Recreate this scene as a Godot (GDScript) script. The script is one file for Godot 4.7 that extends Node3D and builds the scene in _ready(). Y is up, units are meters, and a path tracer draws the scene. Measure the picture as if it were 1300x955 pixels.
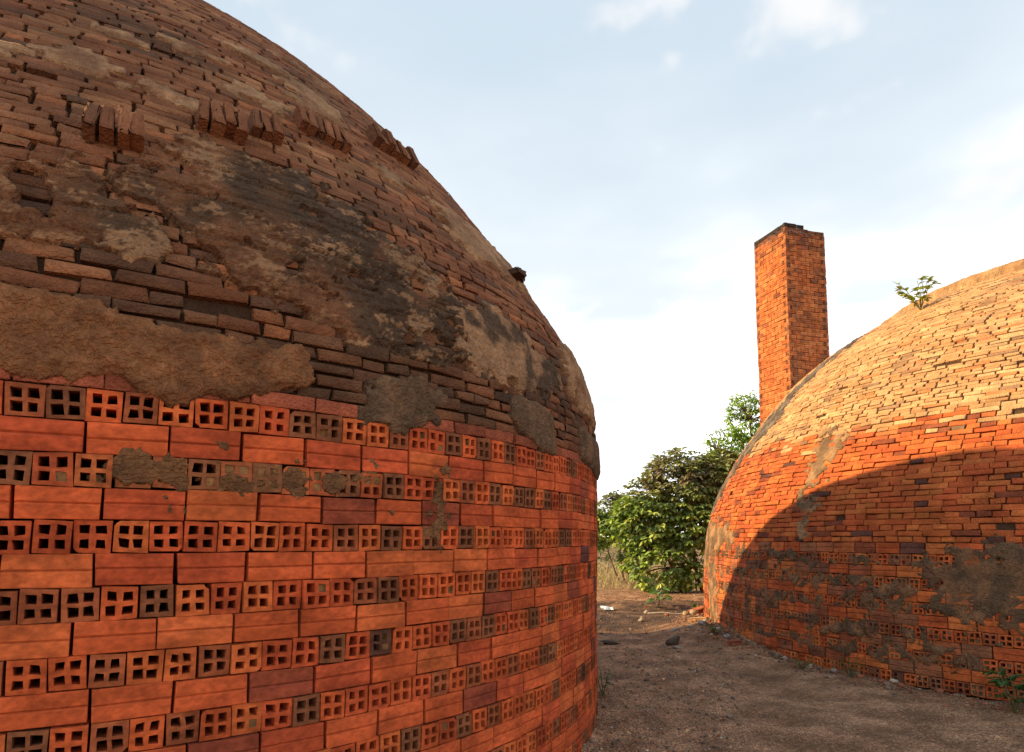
extends Node3D

# Two domed brick kilns with a chimney behind them, late afternoon sun from the left.
const CAM := Vector3(0, 1.02, 0)
const PITCH := 0.0872665
const FOCAL := 840.0
const SUN_BEARING := 273.2
const SUN_HEIGHT := 28.4

var rng := RandomNumberGenerator.new()
var n_fine := FastNoiseLite.new()
var n_mid := FastNoiseLite.new()
var n_big := FastNoiseLite.new()
var counts := {}
var M := {}

# ---------------------------------------------------------------- mesh buffer

class Buf:
	var v := PackedVector3Array()
	var n := PackedVector3Array()
	var c := PackedColorArray()
	var idx := PackedInt32Array()

	func quad(a: Vector3, b: Vector3, d: Vector3, e: Vector3, nor: Vector3, col: Color) -> void:
		# a bottom left, b top left, d top right, e bottom right, seen from the front
		var k := v.size()
		v.append(a); v.append(b); v.append(d); v.append(e)
		n.append(nor); n.append(nor); n.append(nor); n.append(nor)
		c.append(col); c.append(col); c.append(col); c.append(col)
		idx.append(k); idx.append(k + 1); idx.append(k + 2)
		idx.append(k); idx.append(k + 2); idx.append(k + 3)

	func tri(a: Vector3, b: Vector3, d: Vector3, col: Color) -> void:
		var k := v.size()
		var nor := (d - a).cross(b - a).normalized()
		v.append(a); v.append(b); v.append(d)
		n.append(nor); n.append(nor); n.append(nor)
		c.append(col); c.append(col); c.append(col)
		idx.append(k); idx.append(k + 1); idx.append(k + 2)

	func vert(p: Vector3, nor: Vector3, col: Color) -> int:
		v.append(p); n.append(nor); c.append(col)
		return v.size() - 1

	func mesh() -> ArrayMesh:
		var a := []
		a.resize(Mesh.ARRAY_MAX)
		a[Mesh.ARRAY_VERTEX] = v
		a[Mesh.ARRAY_NORMAL] = n
		a[Mesh.ARRAY_COLOR] = c
		a[Mesh.ARRAY_INDEX] = idx
		var m := ArrayMesh.new()
		m.add_surface_from_arrays(Mesh.PRIMITIVE_TRIANGLES, a)
		return m

class Spec:
	var pos: Vector3
	var tx: Vector3
	var ty: Vector3
	var tn: Vector3
	var w: float
	var h: float
	var d: float
	var kind: int          # 0 solid brick, 1 hollow brick showing its end, 2 hollow brick showing its grooved side
	var col: Color
	var lod: int           # 0 plain, 1 rounded, 2 worn and rounded
	var area: float
	var wear: float
	var fill: float        # share of the openings that is plugged with mud
	var mud: Color

# ---------------------------------------------------------------- naming

func numbered(called: String, under: Node) -> String:
	var key := str(under.get_instance_id()) + called
	var k: int = counts.get(key, 0)
	counts[key] = k + 1
	return called if k == 0 else "%s_%03d" % [called, k]

func tag(o: Node, label: String, category: String, group := "", kind := "") -> void:
	o.set_meta("label", label)
	o.set_meta("category", category)
	if group != "":
		o.set_meta("group", group)
	if kind != "":
		o.set_meta("kind", kind)

func thing(called: String, at: Vector3, label: String, category: String, group := "") -> Node3D:
	var o := Node3D.new()
	o.name = numbered(called, self)
	o.position = at
	add_child(o, true)
	tag(o, label, category, group)
	return o

func part(called: String, b: Buf, mat: Material, under: Node, at := Vector3.ZERO, kind := "") -> MeshInstance3D:
	var o := MeshInstance3D.new()
	o.name = numbered(called, under)
	o.mesh = b.mesh()
	o.material_override = mat
	o.position = at
	under.add_child(o, true)
	if kind != "" or called == "mud_smear":
		o.set_meta("kind", kind if kind != "" else "stuff")
	return o

func rf(a: float, b: float) -> float:
	return rng.randf_range(a, b)

func mul(c: Color, k: float) -> Color:
	return Color(c.r * k, c.g * k, c.b * k)

# ---------------------------------------------------------------- what the photograph can see

func seen_area(p: Vector3, nor: Vector3, size: float) -> float:
	var to := CAM - p
	var dist := to.length()
	var facing := nor.dot(to) / dist
	if facing < 0.03:
		return 0.0
	var d := -p.z
	var y := p.y - CAM.y
	var zc := d * cos(PITCH) + y * sin(PITCH)
	if zc < 0.3:
		return 0.0
	var px := 650.0 + FOCAL * p.x / zc
	var py := 611.5 - FOCAL * (y * cos(PITCH) - d * sin(PITCH)) / zc
	if px < -10.0 or px > 1310.0 or py < -10.0 or py > 965.0:
		return 0.0
	return size * facing * FOCAL * FOCAL / (zc * zc)

# ---------------------------------------------------------------- bricks

func emit(b: Buf, s: Spec, origin: Vector3) -> void:
	var o := s.pos - origin
	var hw := s.w * 0.5
	var hh := s.h * 0.5
	if s.lod == 0:
		var a := o - s.tx * hw - s.ty * hh
		var e := o + s.tx * hw - s.ty * hh
		var t := o - s.tx * hw + s.ty * hh
		var u := o + s.tx * hw + s.ty * hh
		var back := s.tn * -s.d
		b.quad(a, t, u, e, s.tn, s.col)
		b.quad(t, t + back, u + back, u, s.ty, s.col)
		b.quad(a + back, a, e, e + back, -s.ty, s.col)
		b.quad(e, u, u + back, e + back, s.tx, s.col)
		b.quad(a + back, t + back, t, a, -s.tx, s.col)
		return
	var xs := PackedFloat32Array()
	var ys := PackedFloat32Array()
	var bev := 0.0022 + 0.004 * s.wear
	if s.kind == 1:
		var wall := 0.0115 + rf(-0.0015, 0.0015)
		var rib := 0.0055 + rf(-0.001, 0.001)
		xs = PackedFloat32Array([-hw, -hw + wall, -rib, rib, hw - wall, hw])
		ys = PackedFloat32Array([-hh, -hh + wall, -rib, rib, hh - wall, hh])
	elif s.kind == 2:
		xs = PackedFloat32Array([-hw, -hw + bev, hw - bev, hw])
		var g := rf(-0.002, 0.003)
		ys = PackedFloat32Array([-hh, -hh + bev, g - 0.006, g - 0.0022, g, g + 0.0022, g + 0.006, hh - bev, hh])
	elif s.lod == 2:
		xs = PackedFloat32Array([-hw, -hw + bev, -hw * 0.5 + rf(-0.01, 0.01), rf(-0.01, 0.01), hw * 0.5 + rf(-0.01, 0.01), hw - bev, hw])
		ys = PackedFloat32Array([-hh, -hh + bev, rf(-0.004, 0.004), hh - bev, hh])
	else:
		xs = PackedFloat32Array([-hw, -hw + bev, hw - bev, hw])
		ys = PackedFloat32Array([-hh, -hh + bev, hh - bev, hh])
	var nx := xs.size()
	var ny := ys.size()
	var zs := PackedFloat32Array()
	zs.resize(nx * ny)
	var tilt_x := rf(-0.02, 0.02) * (0.3 + s.wear)
	var tilt_y := rf(-0.05, 0.05) * s.wear
	for j in ny:
		for i in nx:
			var z := xs[i] * tilt_x + ys[j] * tilt_y
			var edge_x := i == 0 or i == nx - 1
			var edge_y := j == 0 or j == ny - 1
			if edge_x or edge_y:
				z -= bev * (1.0 if s.kind != 1 else 0.4)
				if edge_x and edge_y:
					z -= bev * 0.7 * rf(0.2, 1.5)
			elif s.kind == 2 and j == 4:
				z -= 0.009
			elif s.kind != 1:
				z += rf(-1.0, 1.0) * 0.0035 * s.wear
			zs[j * nx + i] = z
	# corners pulled about, so that no two outlines are the same
	var k := 0.0015 + 0.0055 * s.wear
	var c00 := Vector2(rf(-k, k), rf(-k, k))
	var c10 := Vector2(rf(-k, k), rf(-k, k))
	var c01 := Vector2(rf(-k, k), rf(-k, k))
	var c11 := Vector2(rf(-k, k), rf(-k, k))
	var bitten := rng.randi() % 4 if s.kind > 0 and rng.randf() < 0.3 else -1
	var bite := rf(0.003, 0.010)
	var lo_shade := 0.90 if s.kind == 0 else 0.80
	var base := b.v.size()
	for j in ny:
		var fy := (ys[j] + hh) / s.h
		var j0 := maxi(j - 1, 0)
		var j1 := mini(j + 1, ny - 1)
		for i in nx:
			var fx := (xs[i] + hw) / s.w
			var off := c00.lerp(c10, fx).lerp(c01.lerp(c11, fx), fy)
			var x := xs[i] + off.x
			var y := ys[j] + off.y
			if s.kind == 1 and i > 0 and i < 5 and j > 0 and j < 5:
				x += rf(-0.0023, 0.0023)
				y += rf(-0.0023, 0.0023)
			if bitten >= 0 and i == (nx - 1) * (bitten % 2) and j == (ny - 1) * (bitten / 2):
				x -= signf(x) * bite
				y -= signf(y) * bite
			var i0 := maxi(i - 1, 0)
			var i1 := mini(i + 1, nx - 1)
			var dx := (zs[j * nx + i1] - zs[j * nx + i0]) / (xs[i1] - xs[i0])
			var dy := (zs[j1 * nx + i] - zs[j0 * nx + i]) / (ys[j1] - ys[j0])
			var nor := (s.tn - s.tx * dx - s.ty * dy).normalized()
			b.v.append(o + s.tx * x + s.ty * y + s.tn * zs[j * nx + i])
			b.n.append(nor)
			var shade := rf(lo_shade, 1.10)
			b.c.append(Color(s.col.r * shade, s.col.g * shade, s.col.b * shade))
	for j in ny - 1:
		for i in nx - 1:
			var q := base + j * nx + i
			if s.kind == 1 and i % 2 == 1 and j % 2 == 1:
				var p0 := b.v[q]
				var p1 := b.v[q + nx]
				var p2 := b.v[q + nx + 1]
				var p3 := b.v[q + 1]
				var plugged := rng.randf() < s.fill
				var deep := (rf(-0.001, 0.006) if rng.randf() < 0.6 else rf(0.008, 0.03)) if plugged else 0.15
				var col := s.mud if plugged else s.col
				var wall_col := s.mud if plugged else s.col
				var mid := (p0 + p1 + p2 + p3) * 0.25
				var in0 := p0.lerp(mid, 0.1) - s.tn * deep
				var in1 := p1.lerp(mid, 0.1) - s.tn * deep
				var in2 := p2.lerp(mid, 0.1) - s.tn * deep
				var in3 := p3.lerp(mid, 0.1) - s.tn * deep
				b.quad(in0, in1, in2, in3, s.tn, mul(col, rf(0.75, 1.15)))
				b.quad(p0, p1, in1, in0, s.tx, wall_col)
				b.quad(in3, in2, p2, p3, -s.tx, wall_col)
				b.quad(in1, p1, p2, in2, -s.ty, wall_col)
				b.quad(p0, in0, in3, p3, s.ty, wall_col)
				continue
			b.idx.append(q); b.idx.append(q + nx); b.idx.append(q + nx + 1)
			b.idx.append(q); b.idx.append(q + nx + 1); b.idx.append(q + 1)
	var v00 := b.v[base]
	var v10 := b.v[base + nx - 1]
	var v01 := b.v[base + nx * (ny - 1)]
	var v11 := b.v[base + nx * ny - 1]
	var bk := s.tn * -s.d
	b.quad(v01, v01 + bk, v11 + bk, v11, s.ty, s.col)
	b.quad(v00 + bk, v00, v10, v10 + bk, -s.ty, s.col)
	b.quad(v10, v11, v11 + bk, v10 + bk, s.tx, s.col)
	b.quad(v00 + bk, v01 + bk, v01, v00, -s.tx, s.col)

func by_area(a: Spec, b: Spec) -> bool:
	return a.area > b.area

func commit_bricks(specs: Array, under: Node3D, names: Array, rest: Array, mats: Array) -> void:
	for kind in names.size():
		var mine: Array = specs.filter(func(s): return s.kind == kind)
		if mine.is_empty():
			continue
		mine.sort_custom(by_area)
		var many := Buf.new()
		for i in mine.size():
			var s: Spec = mine[i]
			if i < 300 and s.area > 30.0:
				var b := Buf.new()
				emit(b, s, s.pos)
				part(names[kind], b, mats[kind], under, s.pos)
			else:
				emit(many, s, Vector3.ZERO)
		if many.v.size() > 0:
			part(rest[kind], many, mats[kind], under, Vector3.ZERO, "stuff")

# ---------------------------------------------------------------- kilns: surfaces of revolution

class Kiln:
	var at: Vector3
	var r := PackedFloat32Array()      # radius by arc length, 5 mm apart
	var h := PackedFloat32Array()
	var facing := 0.0                  # azimuth of the camera, 0 is towards +z, + turns to +x
	var specs := []
	var gap_below := 0.0
	var covers := []                   # outlines of plaster that hide bricks

	func build(hs: Array, rs: Array) -> void:
		# a dense, smoothed copy of the outline, walked in 5 mm steps
		var pr := PackedFloat32Array()
		var ph := PackedFloat32Array()
		var n := 900
		var top: float = hs[-1]
		for i in n + 1:
			var y := top * i / n
			var k := 0
			while k < hs.size() - 2 and hs[k + 1] < y:
				k += 1
			ph.append(y)
			pr.append(lerpf(rs[k], rs[k + 1], clampf((y - hs[k]) / (hs[k + 1] - hs[k]), 0.0, 1.0)))
		for pass_ in 3:
			var q := pr.duplicate()
			for i in range(1, n):
				var w := mini(14, mini(i, n - i))
				var sum := 0.0
				for j in range(i - w, i + w + 1):
					sum += pr[j]
				q[i] = sum / (2 * w + 1)
			pr = q
		var left := 0.0
		r.append(pr[0])
		h.append(ph[0])
		for i in range(1, n + 1):
			var a := Vector2(pr[i - 1], ph[i - 1])
			var b := Vector2(pr[i], ph[i])
			var len := a.distance_to(b)
			var t := 0.005 - left
			while t <= len:
				var p := a.lerp(b, t / len)
				r.append(p.x)
				h.append(p.y)
				t += 0.005
			left = len - (t - 0.005)

	func length() -> float:
		return (r.size() - 1) * 0.005

	func row(s: float) -> Vector4:
		# radius, height, and the outward normal (radial, up)
		var f := clampf(s / 0.005, 0.0, r.size() - 1.001)
		var i := int(f)
		var t := f - i
		var i0 := maxi(i - 4, 0)
		var i1 := mini(i + 5, r.size() - 1)
		var d := Vector2(r[i1] - r[i0], h[i1] - h[i0]).normalized()
		return Vector4(lerpf(r[i], r[i + 1], t), lerpf(h[i], h[i + 1], t), d.y, -d.x)

	func s_at(height: float) -> float:
		var lo := 0
		var hi := h.size() - 1
		while hi - lo > 1:
			var m := (lo + hi) / 2
			if h[m] < height:
				lo = m
			else:
				hi = m
		return lo * 0.005

	func point(az: float, s: float, off: float) -> Vector3:
		var w := row(s)
		var rr := w.x + w.z * off
		return Vector3(rr * sin(az), w.y + w.w * off, rr * cos(az))

func inside(poly: PackedVector2Array, p: Vector2) -> float:
	# signed distance to an outline, positive inside
	var d := 1e9
	var sgn := -1.0
	var n := poly.size()
	var j := n - 1
	for i in n:
		var a := poly[i]
		var e := poly[j] - a
		var w := p - a
		var q := w - e * clampf(w.dot(e) / e.dot(e), 0.0, 1.0)
		d = minf(d, q.length_squared())
		if (poly[i].y > p.y) != (poly[j].y > p.y) and p.x < (poly[j].x - poly[i].x) * (p.y - poly[i].y) / (poly[j].y - poly[i].y) + poly[i].x:
			sgn = -sgn
		j = i
	return sgn * sqrt(d)

func flat_outline(k: Kiln, outline: Array, r_mean: float) -> PackedVector2Array:
	var o := PackedVector2Array()
	for p in outline:
		o.append(Vector2(deg_to_rad(p[0]) * r_mean, k.s_at(p[1])))
	return o

# a coat of plaster or mud lying on the bricks: uneven, thin at its ragged edge
func patch(k: Kiln, under: Node3D, called: String, outline: Array, step: float, thick: float, rough: float, ragged: float, look: String, mat: Material, cover := true, sharp := 0.012, snap := 0.0) -> MeshInstance3D:
	var mean_h := 0.0
	for p in outline:
		mean_h += p[1] / outline.size()
	var r_mean := k.row(k.s_at(mean_h)).x
	var poly := flat_outline(k, outline, r_mean)
	if cover:
		k.covers.append([poly, r_mean])
	var lo := poly[0]
	var hi := poly[0]
	for p in poly:
		lo = lo.min(p)
		hi = hi.max(p)
	lo -= Vector2.ONE * ragged
	hi += Vector2.ONE * ragged
	hi.y = minf(hi.y, k.length() - 0.02)
	var nu := int((hi.x - lo.x) / step) + 2
	var nv := int((hi.y - lo.y) / step) + 2
	var pos := PackedVector3Array()
	var on := PackedFloat32Array()
	var col := PackedColorArray()
	pos.resize(nu * nv)
	on.resize(nu * nv)
	col.resize(nu * nv)
	for j in nv:
		var s := lo.y + j * step
		var w := k.row(s)
		for i in nu:
			var x := lo.x + i * step
			var az := x / r_mean
			var p := Vector3(w.x * sin(az), w.y, w.x * cos(az))
			var at_ := Vector2(x, s)
			if snap > 0.0:
				# broken off along the brick courses beneath
				var sr := floorf(s / 0.0465)
				var sx := floorf(x / 0.13 + sr * 0.37)
				at_ = at_.lerp(Vector2((sx + 0.5 - sr * 0.37) * 0.13, (sr + 0.5) * 0.0465), snap)
			var m := inside(poly, at_) + ragged * (n_mid.get_noise_3dv(p * 1.7) * 1.3 + 0.5 * n_fine.get_noise_3dv(p * 0.6))
			if look == "daub":
				m += 0.09 * n_mid.get_noise_3dv(p * 3.2) - 0.015
			elif look == "lichen":
				# fallen away in places, down to the bricks
				m -= 0.22 * smoothstep(0.20, 0.34, n_mid.get_noise_3dv(p * 1.25 + Vector3(2, 6, 1)))
			elif look == "olive":
				m += 0.05 * n_fine.get_noise_3dv(p * 0.9) - 0.006
			var t := clampf(m / sharp, -1.0, 1.0)
			var z := -0.014
			if t > 0.0:
				var f := n_fine.get_noise_3dv(p)
				z = thick * (0.35 + 0.65 * smoothstep(0.0, 1.0, clampf(m / (sharp * 4.0), 0.0, 1.0))) * sqrt(t) + rough * (f * 0.8 + n_mid.get_noise_3dv(p) * 1.1)
				var crack := absf(n_mid.get_noise_3dv(Vector3(p.x * 0.35, p.y * 1.5, p.z * 0.35)))
				if look == "lichen":
					# the courses beneath show through where the coat is thin
					if fposmod(s - 1.4445, 0.0412) < 0.007 and n_mid.get_noise_2d(x * 0.5, s * 1.5 + 4.0) > -0.12:
						z -= 0.0055
					if crack < 0.012:
						z -= 0.010
					# splits along the courses beneath
					var line := fposmod(s + 0.02 * n_big.get_noise_2d(x * 2.0, 3.0), 0.145)
					if line < 0.008 and n_mid.get_noise_2d(x * 0.35, floorf(s / 0.145) * 7.0) > 0.06:
						z -= 0.016
			pos[j * nu + i] = p + Vector3(w.z * sin(az), w.w, w.z * cos(az)) * z
			on[j * nu + i] = t
			col[j * nu + i] = coat_colour(look, p, az, s, t)
	var b := Buf.new()
	var at := PackedInt32Array()
	at.resize(nu * nv)
	at.fill(-1)
	for j in nv - 1:
		for i in nu - 1:
			var q := j * nu + i
			if maxf(maxf(on[q], on[q + 1]), maxf(on[q + nu], on[q + nu + 1])) <= 0.0:
				continue
			for e in [q, q + 1, q + nu, q + nu + 1]:
				if at[e] < 0:
					var ei: int = e % nu
					var ej: int = e / nu
					var l := pos[ej * nu + maxi(ei - 1, 0)]
					var r_ := pos[ej * nu + mini(ei + 1, nu - 1)]
					var d := pos[maxi(ej - 1, 0) * nu + ei]
					var u := pos[mini(ej + 1, nv - 1) * nu + ei]
					at[e] = b.vert(pos[e], (r_ - l).cross(u - d).normalized(), col[e])
			b.idx.append(at[q]); b.idx.append(at[q + nu]); b.idx.append(at[q + nu + 1])
			b.idx.append(at[q]); b.idx.append(at[q + nu + 1]); b.idx.append(at[q + 1])
	return part(called, b, mat, under)

func coat_colour(look: String, p: Vector3, az: float, s: float, t: float) -> Color:
	var f := n_fine.get_noise_3dv(p * 2.1)
	var m := n_mid.get_noise_3dv(p * 1.3 + Vector3(7, 3, 1))
	var g := n_big.get_noise_3dv(p * 1.6 + Vector3(1, 9, 4))
	match look:
		"lichen":
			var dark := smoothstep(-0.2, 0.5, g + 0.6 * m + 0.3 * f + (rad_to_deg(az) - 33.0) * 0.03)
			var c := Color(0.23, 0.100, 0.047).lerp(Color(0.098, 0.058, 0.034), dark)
			c = mul(c, 1.0 + 0.5 * f)
			var q := Vector3(p.x * 0.8, p.y * 1.7, p.z * 0.8)
			var fleck := 0.75 * n_fine.get_noise_3dv(q * 1.1) + 0.7 * n_fine.get_noise_3dv(q * 3.0) + 1.5 * n_big.get_noise_3dv(p * 3.1 + Vector3(5, 2, 8)) + 0.5 * m
			if fleck > 0.34:
				c = c.lerp(Color(0.42, 0.235, 0.12), smoothstep(0.34, 0.70, fleck) * 0.8)
			var slab := n_mid.get_noise_3d(p.x * 1.0, p.y * 2.6, p.z * 1.0) + 0.35 * f
			if slab > 0.30:
				c = c.lerp(Color(0.44, 0.235, 0.115), smoothstep(0.30, 0.42, slab) * 0.75)
			return c
		"mud":
			return mul(Color(0.33, 0.142, 0.060).lerp(Color(0.22, 0.095, 0.042), smoothstep(-0.2, 0.3, m)), 1.0 + 0.35 * f)
		"daub":
			return mul(Color(0.31, 0.165, 0.085).lerp(Color(0.17, 0.105, 0.062), smoothstep(-0.3, 0.25, m + 0.4 * g)), 1.0 + 0.5 * f)
		"olive":
			return mul(Color(0.28, 0.132, 0.054).lerp(Color(0.19, 0.092, 0.042), smoothstep(-0.3, 0.3, m)), 1.0 + 0.4 * f)
		"grey":
			f += 0.6 * n_fine.get_noise_3d(p.x * 1.4, p.y * 0.12, p.z * 1.4)
			return mul(Color(0.22, 0.125, 0.068).lerp(Color(0.145, 0.088, 0.052), smoothstep(-0.3, 0.3, m)), 1.0 + 0.45 * f)
		"tan":
			return mul(Color(0.46, 0.255, 0.130).lerp(Color(0.30, 0.15, 0.075), smoothstep(-0.2, 0.35, m + 0.4 * g)), 1.0 + 0.4 * f)
		"mixed":
			var dk := smoothstep(-0.12, 0.12, g + 0.6 * m)
			return mul(Color(0.41, 0.225, 0.115).lerp(Color(0.115, 0.07, 0.042), dk), 1.0 + 0.45 * f)
		"dusty":
			return mul(Color(0.60, 0.37, 0.19).lerp(Color(0.48, 0.27, 0.13), smoothstep(-0.3, 0.3, m)), 1.0 + 0.25 * f)
		"smear":
			return mul(Color(0.45, 0.265, 0.135).lerp(Color(0.24, 0.15, 0.085), smoothstep(-0.2, 0.2, m)), 1.0 + 0.4 * f)
		"ash":
			return mul(Color(0.25, 0.19, 0.145).lerp(Color(0.13, 0.10, 0.08), smoothstep(-0.2, 0.2, m)), 1.0 + 0.4 * f)
	return Color(0.3, 0.2, 0.1)

func covered(k: Kiln, az: float, s: float) -> float:
	var best := -1.0
	for c in k.covers:
		best = maxf(best, inside(c[0], Vector2(az * c[1], s)))
	return best

# one course of bricks all round; style: gap, wear, proud (m), missing, widths
func course(k: Kiln, s: float, pitch: float, style: Dictionary, colour: Callable) -> void:
	var w := k.row(s)
	if w.x < 0.12:
		return
	var az: float = rf(0, 0.3)
	var end := az + TAU
	var widths: Array = style.widths
	var gap: float = style.gap
	var wear: float = style.wear
	while az < end - 0.02:
		var bw: float = widths[rng.randi() % widths.size()] * rf(1.0 - style.vary, 1.0 + style.vary)
		var step := bw / w.x
		var mid := az + step * 0.5
		az += step
		if rng.randf() < style.missing:
			continue
		var turn := wrapf(mid - k.facing, -PI, PI)
		var front := absf(turn) < 1.35
		var sp := Spec.new()
		var bump: float = style.proud * (n_mid.get_noise_2d(mid * w.x * 0.7, s * 3.0) * 0.9 + rf(-0.6, 0.6))
		var sag := 0.006 * n_big.get_noise_2d(mid * w.x * 0.8, s * 0.4)
		var base := k.point(mid, s + sag, bump)
		sp.pos = base
		var tn := Vector3(w.z * sin(mid), w.w, w.z * cos(mid))
		var tx := Vector3(cos(mid), 0, -sin(mid))
		var ty := tn.cross(tx)
		var roll := rf(-1, 1) * 0.022 * (0.25 + wear)
		sp.tn = (tn + tx * rf(-1, 1) * 0.03 * wear + ty * (rf(-1, 1) * 0.04 * wear + style.lean)).normalized()
		sp.tx = (tx + ty * roll - sp.tn * tx.dot(sp.tn)).normalized()
		sp.ty = sp.tn.cross(sp.tx)
		sp.w = maxf(bw - gap * rf(0.5, 1.6), 0.02)
		sp.h = pitch - style.bed * rf(0.6, 1.4)
		sp.d = 0.05 if style.kind == 0 else 0.16
		sp.kind = style.kind
		sp.wear = wear
		sp.col = colour.call(mid, s, w.y)
		sp.lod = (2 if front and style.near else 1) if front else 0
		if not front and sp.kind == 1:
			sp.kind = 2
		sp.fill = 0.0
		sp.mud = Color(0.16, 0.09, 0.045)
		if style.has("fill") and front:
			sp.fill = style.fill.call(mid, w.y)
			sp.mud = style.mud
		sp.area = 0.0
		if front:
			sp.area = seen_area(k.at + base, sp.tn, sp.w * sp.h)
			var hid := covered(k, mid, s)
			if (k.gap_below > 0.0 and hid > 0.13) or (k.gap_below > 0.0 and w.y > 3.0 and hid > -k.gap_below):
				continue
			if hid > -0.02:
				sp.area = 0.0
				if hid > 0.0:
					sp.pos -= sp.tn * 0.006
		k.specs.append(sp)

func core(k: Kiln, under: Node3D, deep_up: float, wall: float, mat: Material, called: String, colour: Color) -> void:
	var b := Buf.new()
	var n := 120
	var rows := []
	var s := 0.0
	while s < k.length():
		rows.append(s)
		s += 0.045
	rows.append(k.length())
	for j in rows.size():
		var w := k.row(rows[j])
		var deep := deep_up if rows[j] > wall else 0.19
		for i in n + 1:
			var az := TAU * i / n
			var nor := Vector3(w.z * sin(az), w.w, w.z * cos(az))
			var rr := maxf(w.x - w.z * deep, 0.0)
			b.vert(Vector3(rr * sin(az), w.y - w.w * deep, rr * cos(az)), nor, mul(colour, 1.0 + 0.3 * n_fine.get_noise_3dv(nor * 3.0 + Vector3(0, s, 0))))
	for j in rows.size() - 1:
		for i in n:
			var q := j * (n + 1) + i
			b.idx.append(q); b.idx.append(q + n + 1); b.idx.append(q + n + 2)
			b.idx.append(q); b.idx.append(q + n + 2); b.idx.append(q + 1)
	part(called, b, mat, under)

# ---------------------------------------------------------------- colours of fired clay

func pick(list: Array) -> Color:
	# [weight, colour] pairs
	var sum := 0.0
	for e in list:
		sum += e[0]
	var t := rng.randf() * sum
	for e in list:
		t -= e[0]
		if t <= 0.0:
			return mul(e[1], rf(0.88, 1.12))
	return list[0][1]

const HOLLOW := [[4.5, Color(0.69, 0.132, 0.039)], [3.0, Color(0.60, 0.106, 0.035)], [2.0, Color(0.71, 0.162, 0.046)], [3.0, Color(0.40, 0.108, 0.042)], [1.8, Color(0.29, 0.100, 0.044)], [0.35, Color(0.17, 0.068, 0.042)]]
const SIDES := [[6.0, Color(0.70, 0.132, 0.041)], [3.5, Color(0.62, 0.108, 0.039)], [2.5, Color(0.72, 0.160, 0.048)], [1.8, Color(0.36, 0.078, 0.038)], [0.6, Color(0.17, 0.058, 0.048)]]
const OLD := [[4.0, Color(0.290, 0.112, 0.052)], [3.0, Color(0.23, 0.088, 0.041)], [2.5, Color(0.36, 0.152, 0.071)], [1.2, Color(0.155, 0.074, 0.042)], [0.6, Color(0.43, 0.160, 0.066)]]

func near_hollow(az: float, _s: float, h: float) -> Color:
	var c := pick(HOLLOW)
	# the second row of ends is daubed with dried mud
	if h > 1.13 and h < 1.25:
		var a := clampf(1.3 - absf(rad_to_deg(az) - 37.0) / 8.0, 0.0, 1.0)
		c = c.lerp(Color(0.24, 0.13, 0.06), a * rf(0.25, 0.8))
	return c

func near_side(_az: float, _s: float, _h: float) -> Color:
	return pick(SIDES)

func near_thin(_az: float, _s: float, _h: float) -> Color:
	return mul(Color(0.42, 0.115, 0.058), rf(0.7, 1.2))

func near_dome(az: float, s: float, h: float) -> Color:
	var p := Vector3(az * 3.0, s, 0)
	var c := pick(OLD)
	if h < 1.95 and rng.randf() < 0.45:
		c = c.lerp(Color(0.095, 0.058, 0.038), rf(0.2, 0.85))
	var soot := n_big.get_noise_3dv(p * 1.1)
	if soot > 0.12:
		c = c.lerp(Color(0.12, 0.064, 0.036), smoothstep(0.12, 0.5, soot) * 0.7)
	var pale := n_mid.get_noise_3dv(p * 0.6 + Vector3(3, 3, 3))
	if h > 2.2 and pale > 0.05:
		c = c.lerp(Color(0.47, 0.23, 0.105), smoothstep(0.08, 0.45, pale) * rf(0.1, 0.9))
	return c

const RED := [[5.0, Color(0.64, 0.165, 0.050)], [3.0, Color(0.58, 0.128, 0.042)], [2.0, Color(0.68, 0.20, 0.058)], [0.8, Color(0.32, 0.09, 0.045)], [0.25, Color(0.16, 0.068, 0.05)]]
const TAN := [[5.0, Color(0.655, 0.375, 0.178)], [3.0, Color(0.61, 0.325, 0.148)], [3.0, Color(0.69, 0.425, 0.215)], [0.8, Color(0.64, 0.27, 0.11)], [0.4, Color(0.38, 0.22, 0.125)]]

func far_red(az: float, s: float, h: float) -> Color:
	var c := pick(RED)
	if h < 1.0 and rng.randf() < 0.35:
		c = c.lerp(Color(0.24, 0.13, 0.08), rf(0.2, 0.8))
	var edge := 2.0 + 0.10 * n_big.get_noise_2d(az * 6.0, s)
	var dust := smoothstep(edge - 0.22, edge + 0.03, h + rf(-0.06, 0.06))
	if rng.randf() < dust * dust:
		return far_tan(az, s, h)
	c = c.lerp(Color(0.62, 0.33, 0.15), dust * rf(0.0, 0.6))
	return c

func far_tan(az: float, s: float, _h: float) -> Color:
	var c := pick(TAN)
	var soot := n_big.get_noise_3d(az * 4.0, s * 1.2, 5.0)
	if soot > 0.3:
		c = c.lerp(Color(0.28, 0.18, 0.11), 0.5)
	return c

# ---------------------------------------------------------------- materials

func noise(freq: float, octaves: int, sd: int, kind := FastNoiseLite.TYPE_SIMPLEX_SMOOTH) -> FastNoiseLite:
	var n := FastNoiseLite.new()
	n.seed = sd
	n.noise_type = kind
	n.frequency = freq
	n.fractal_type = FastNoiseLite.FRACTAL_FBM
	n.fractal_octaves = octaves
	return n

func tex(freq: float, octaves: int, sd: int, lo: float, hi: float, size := 1024, a := 0.25, z := 0.75) -> NoiseTexture2D:
	var t := NoiseTexture2D.new()
	t.width = size
	t.height = size
	t.seamless = true
	t.noise = noise(freq, octaves, sd)
	var g := Gradient.new()
	g.offsets = PackedFloat32Array([a, z])
	g.colors = PackedColorArray([Color(lo, lo, lo), Color(hi, hi, hi)])
	t.color_ramp = g
	return t

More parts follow.
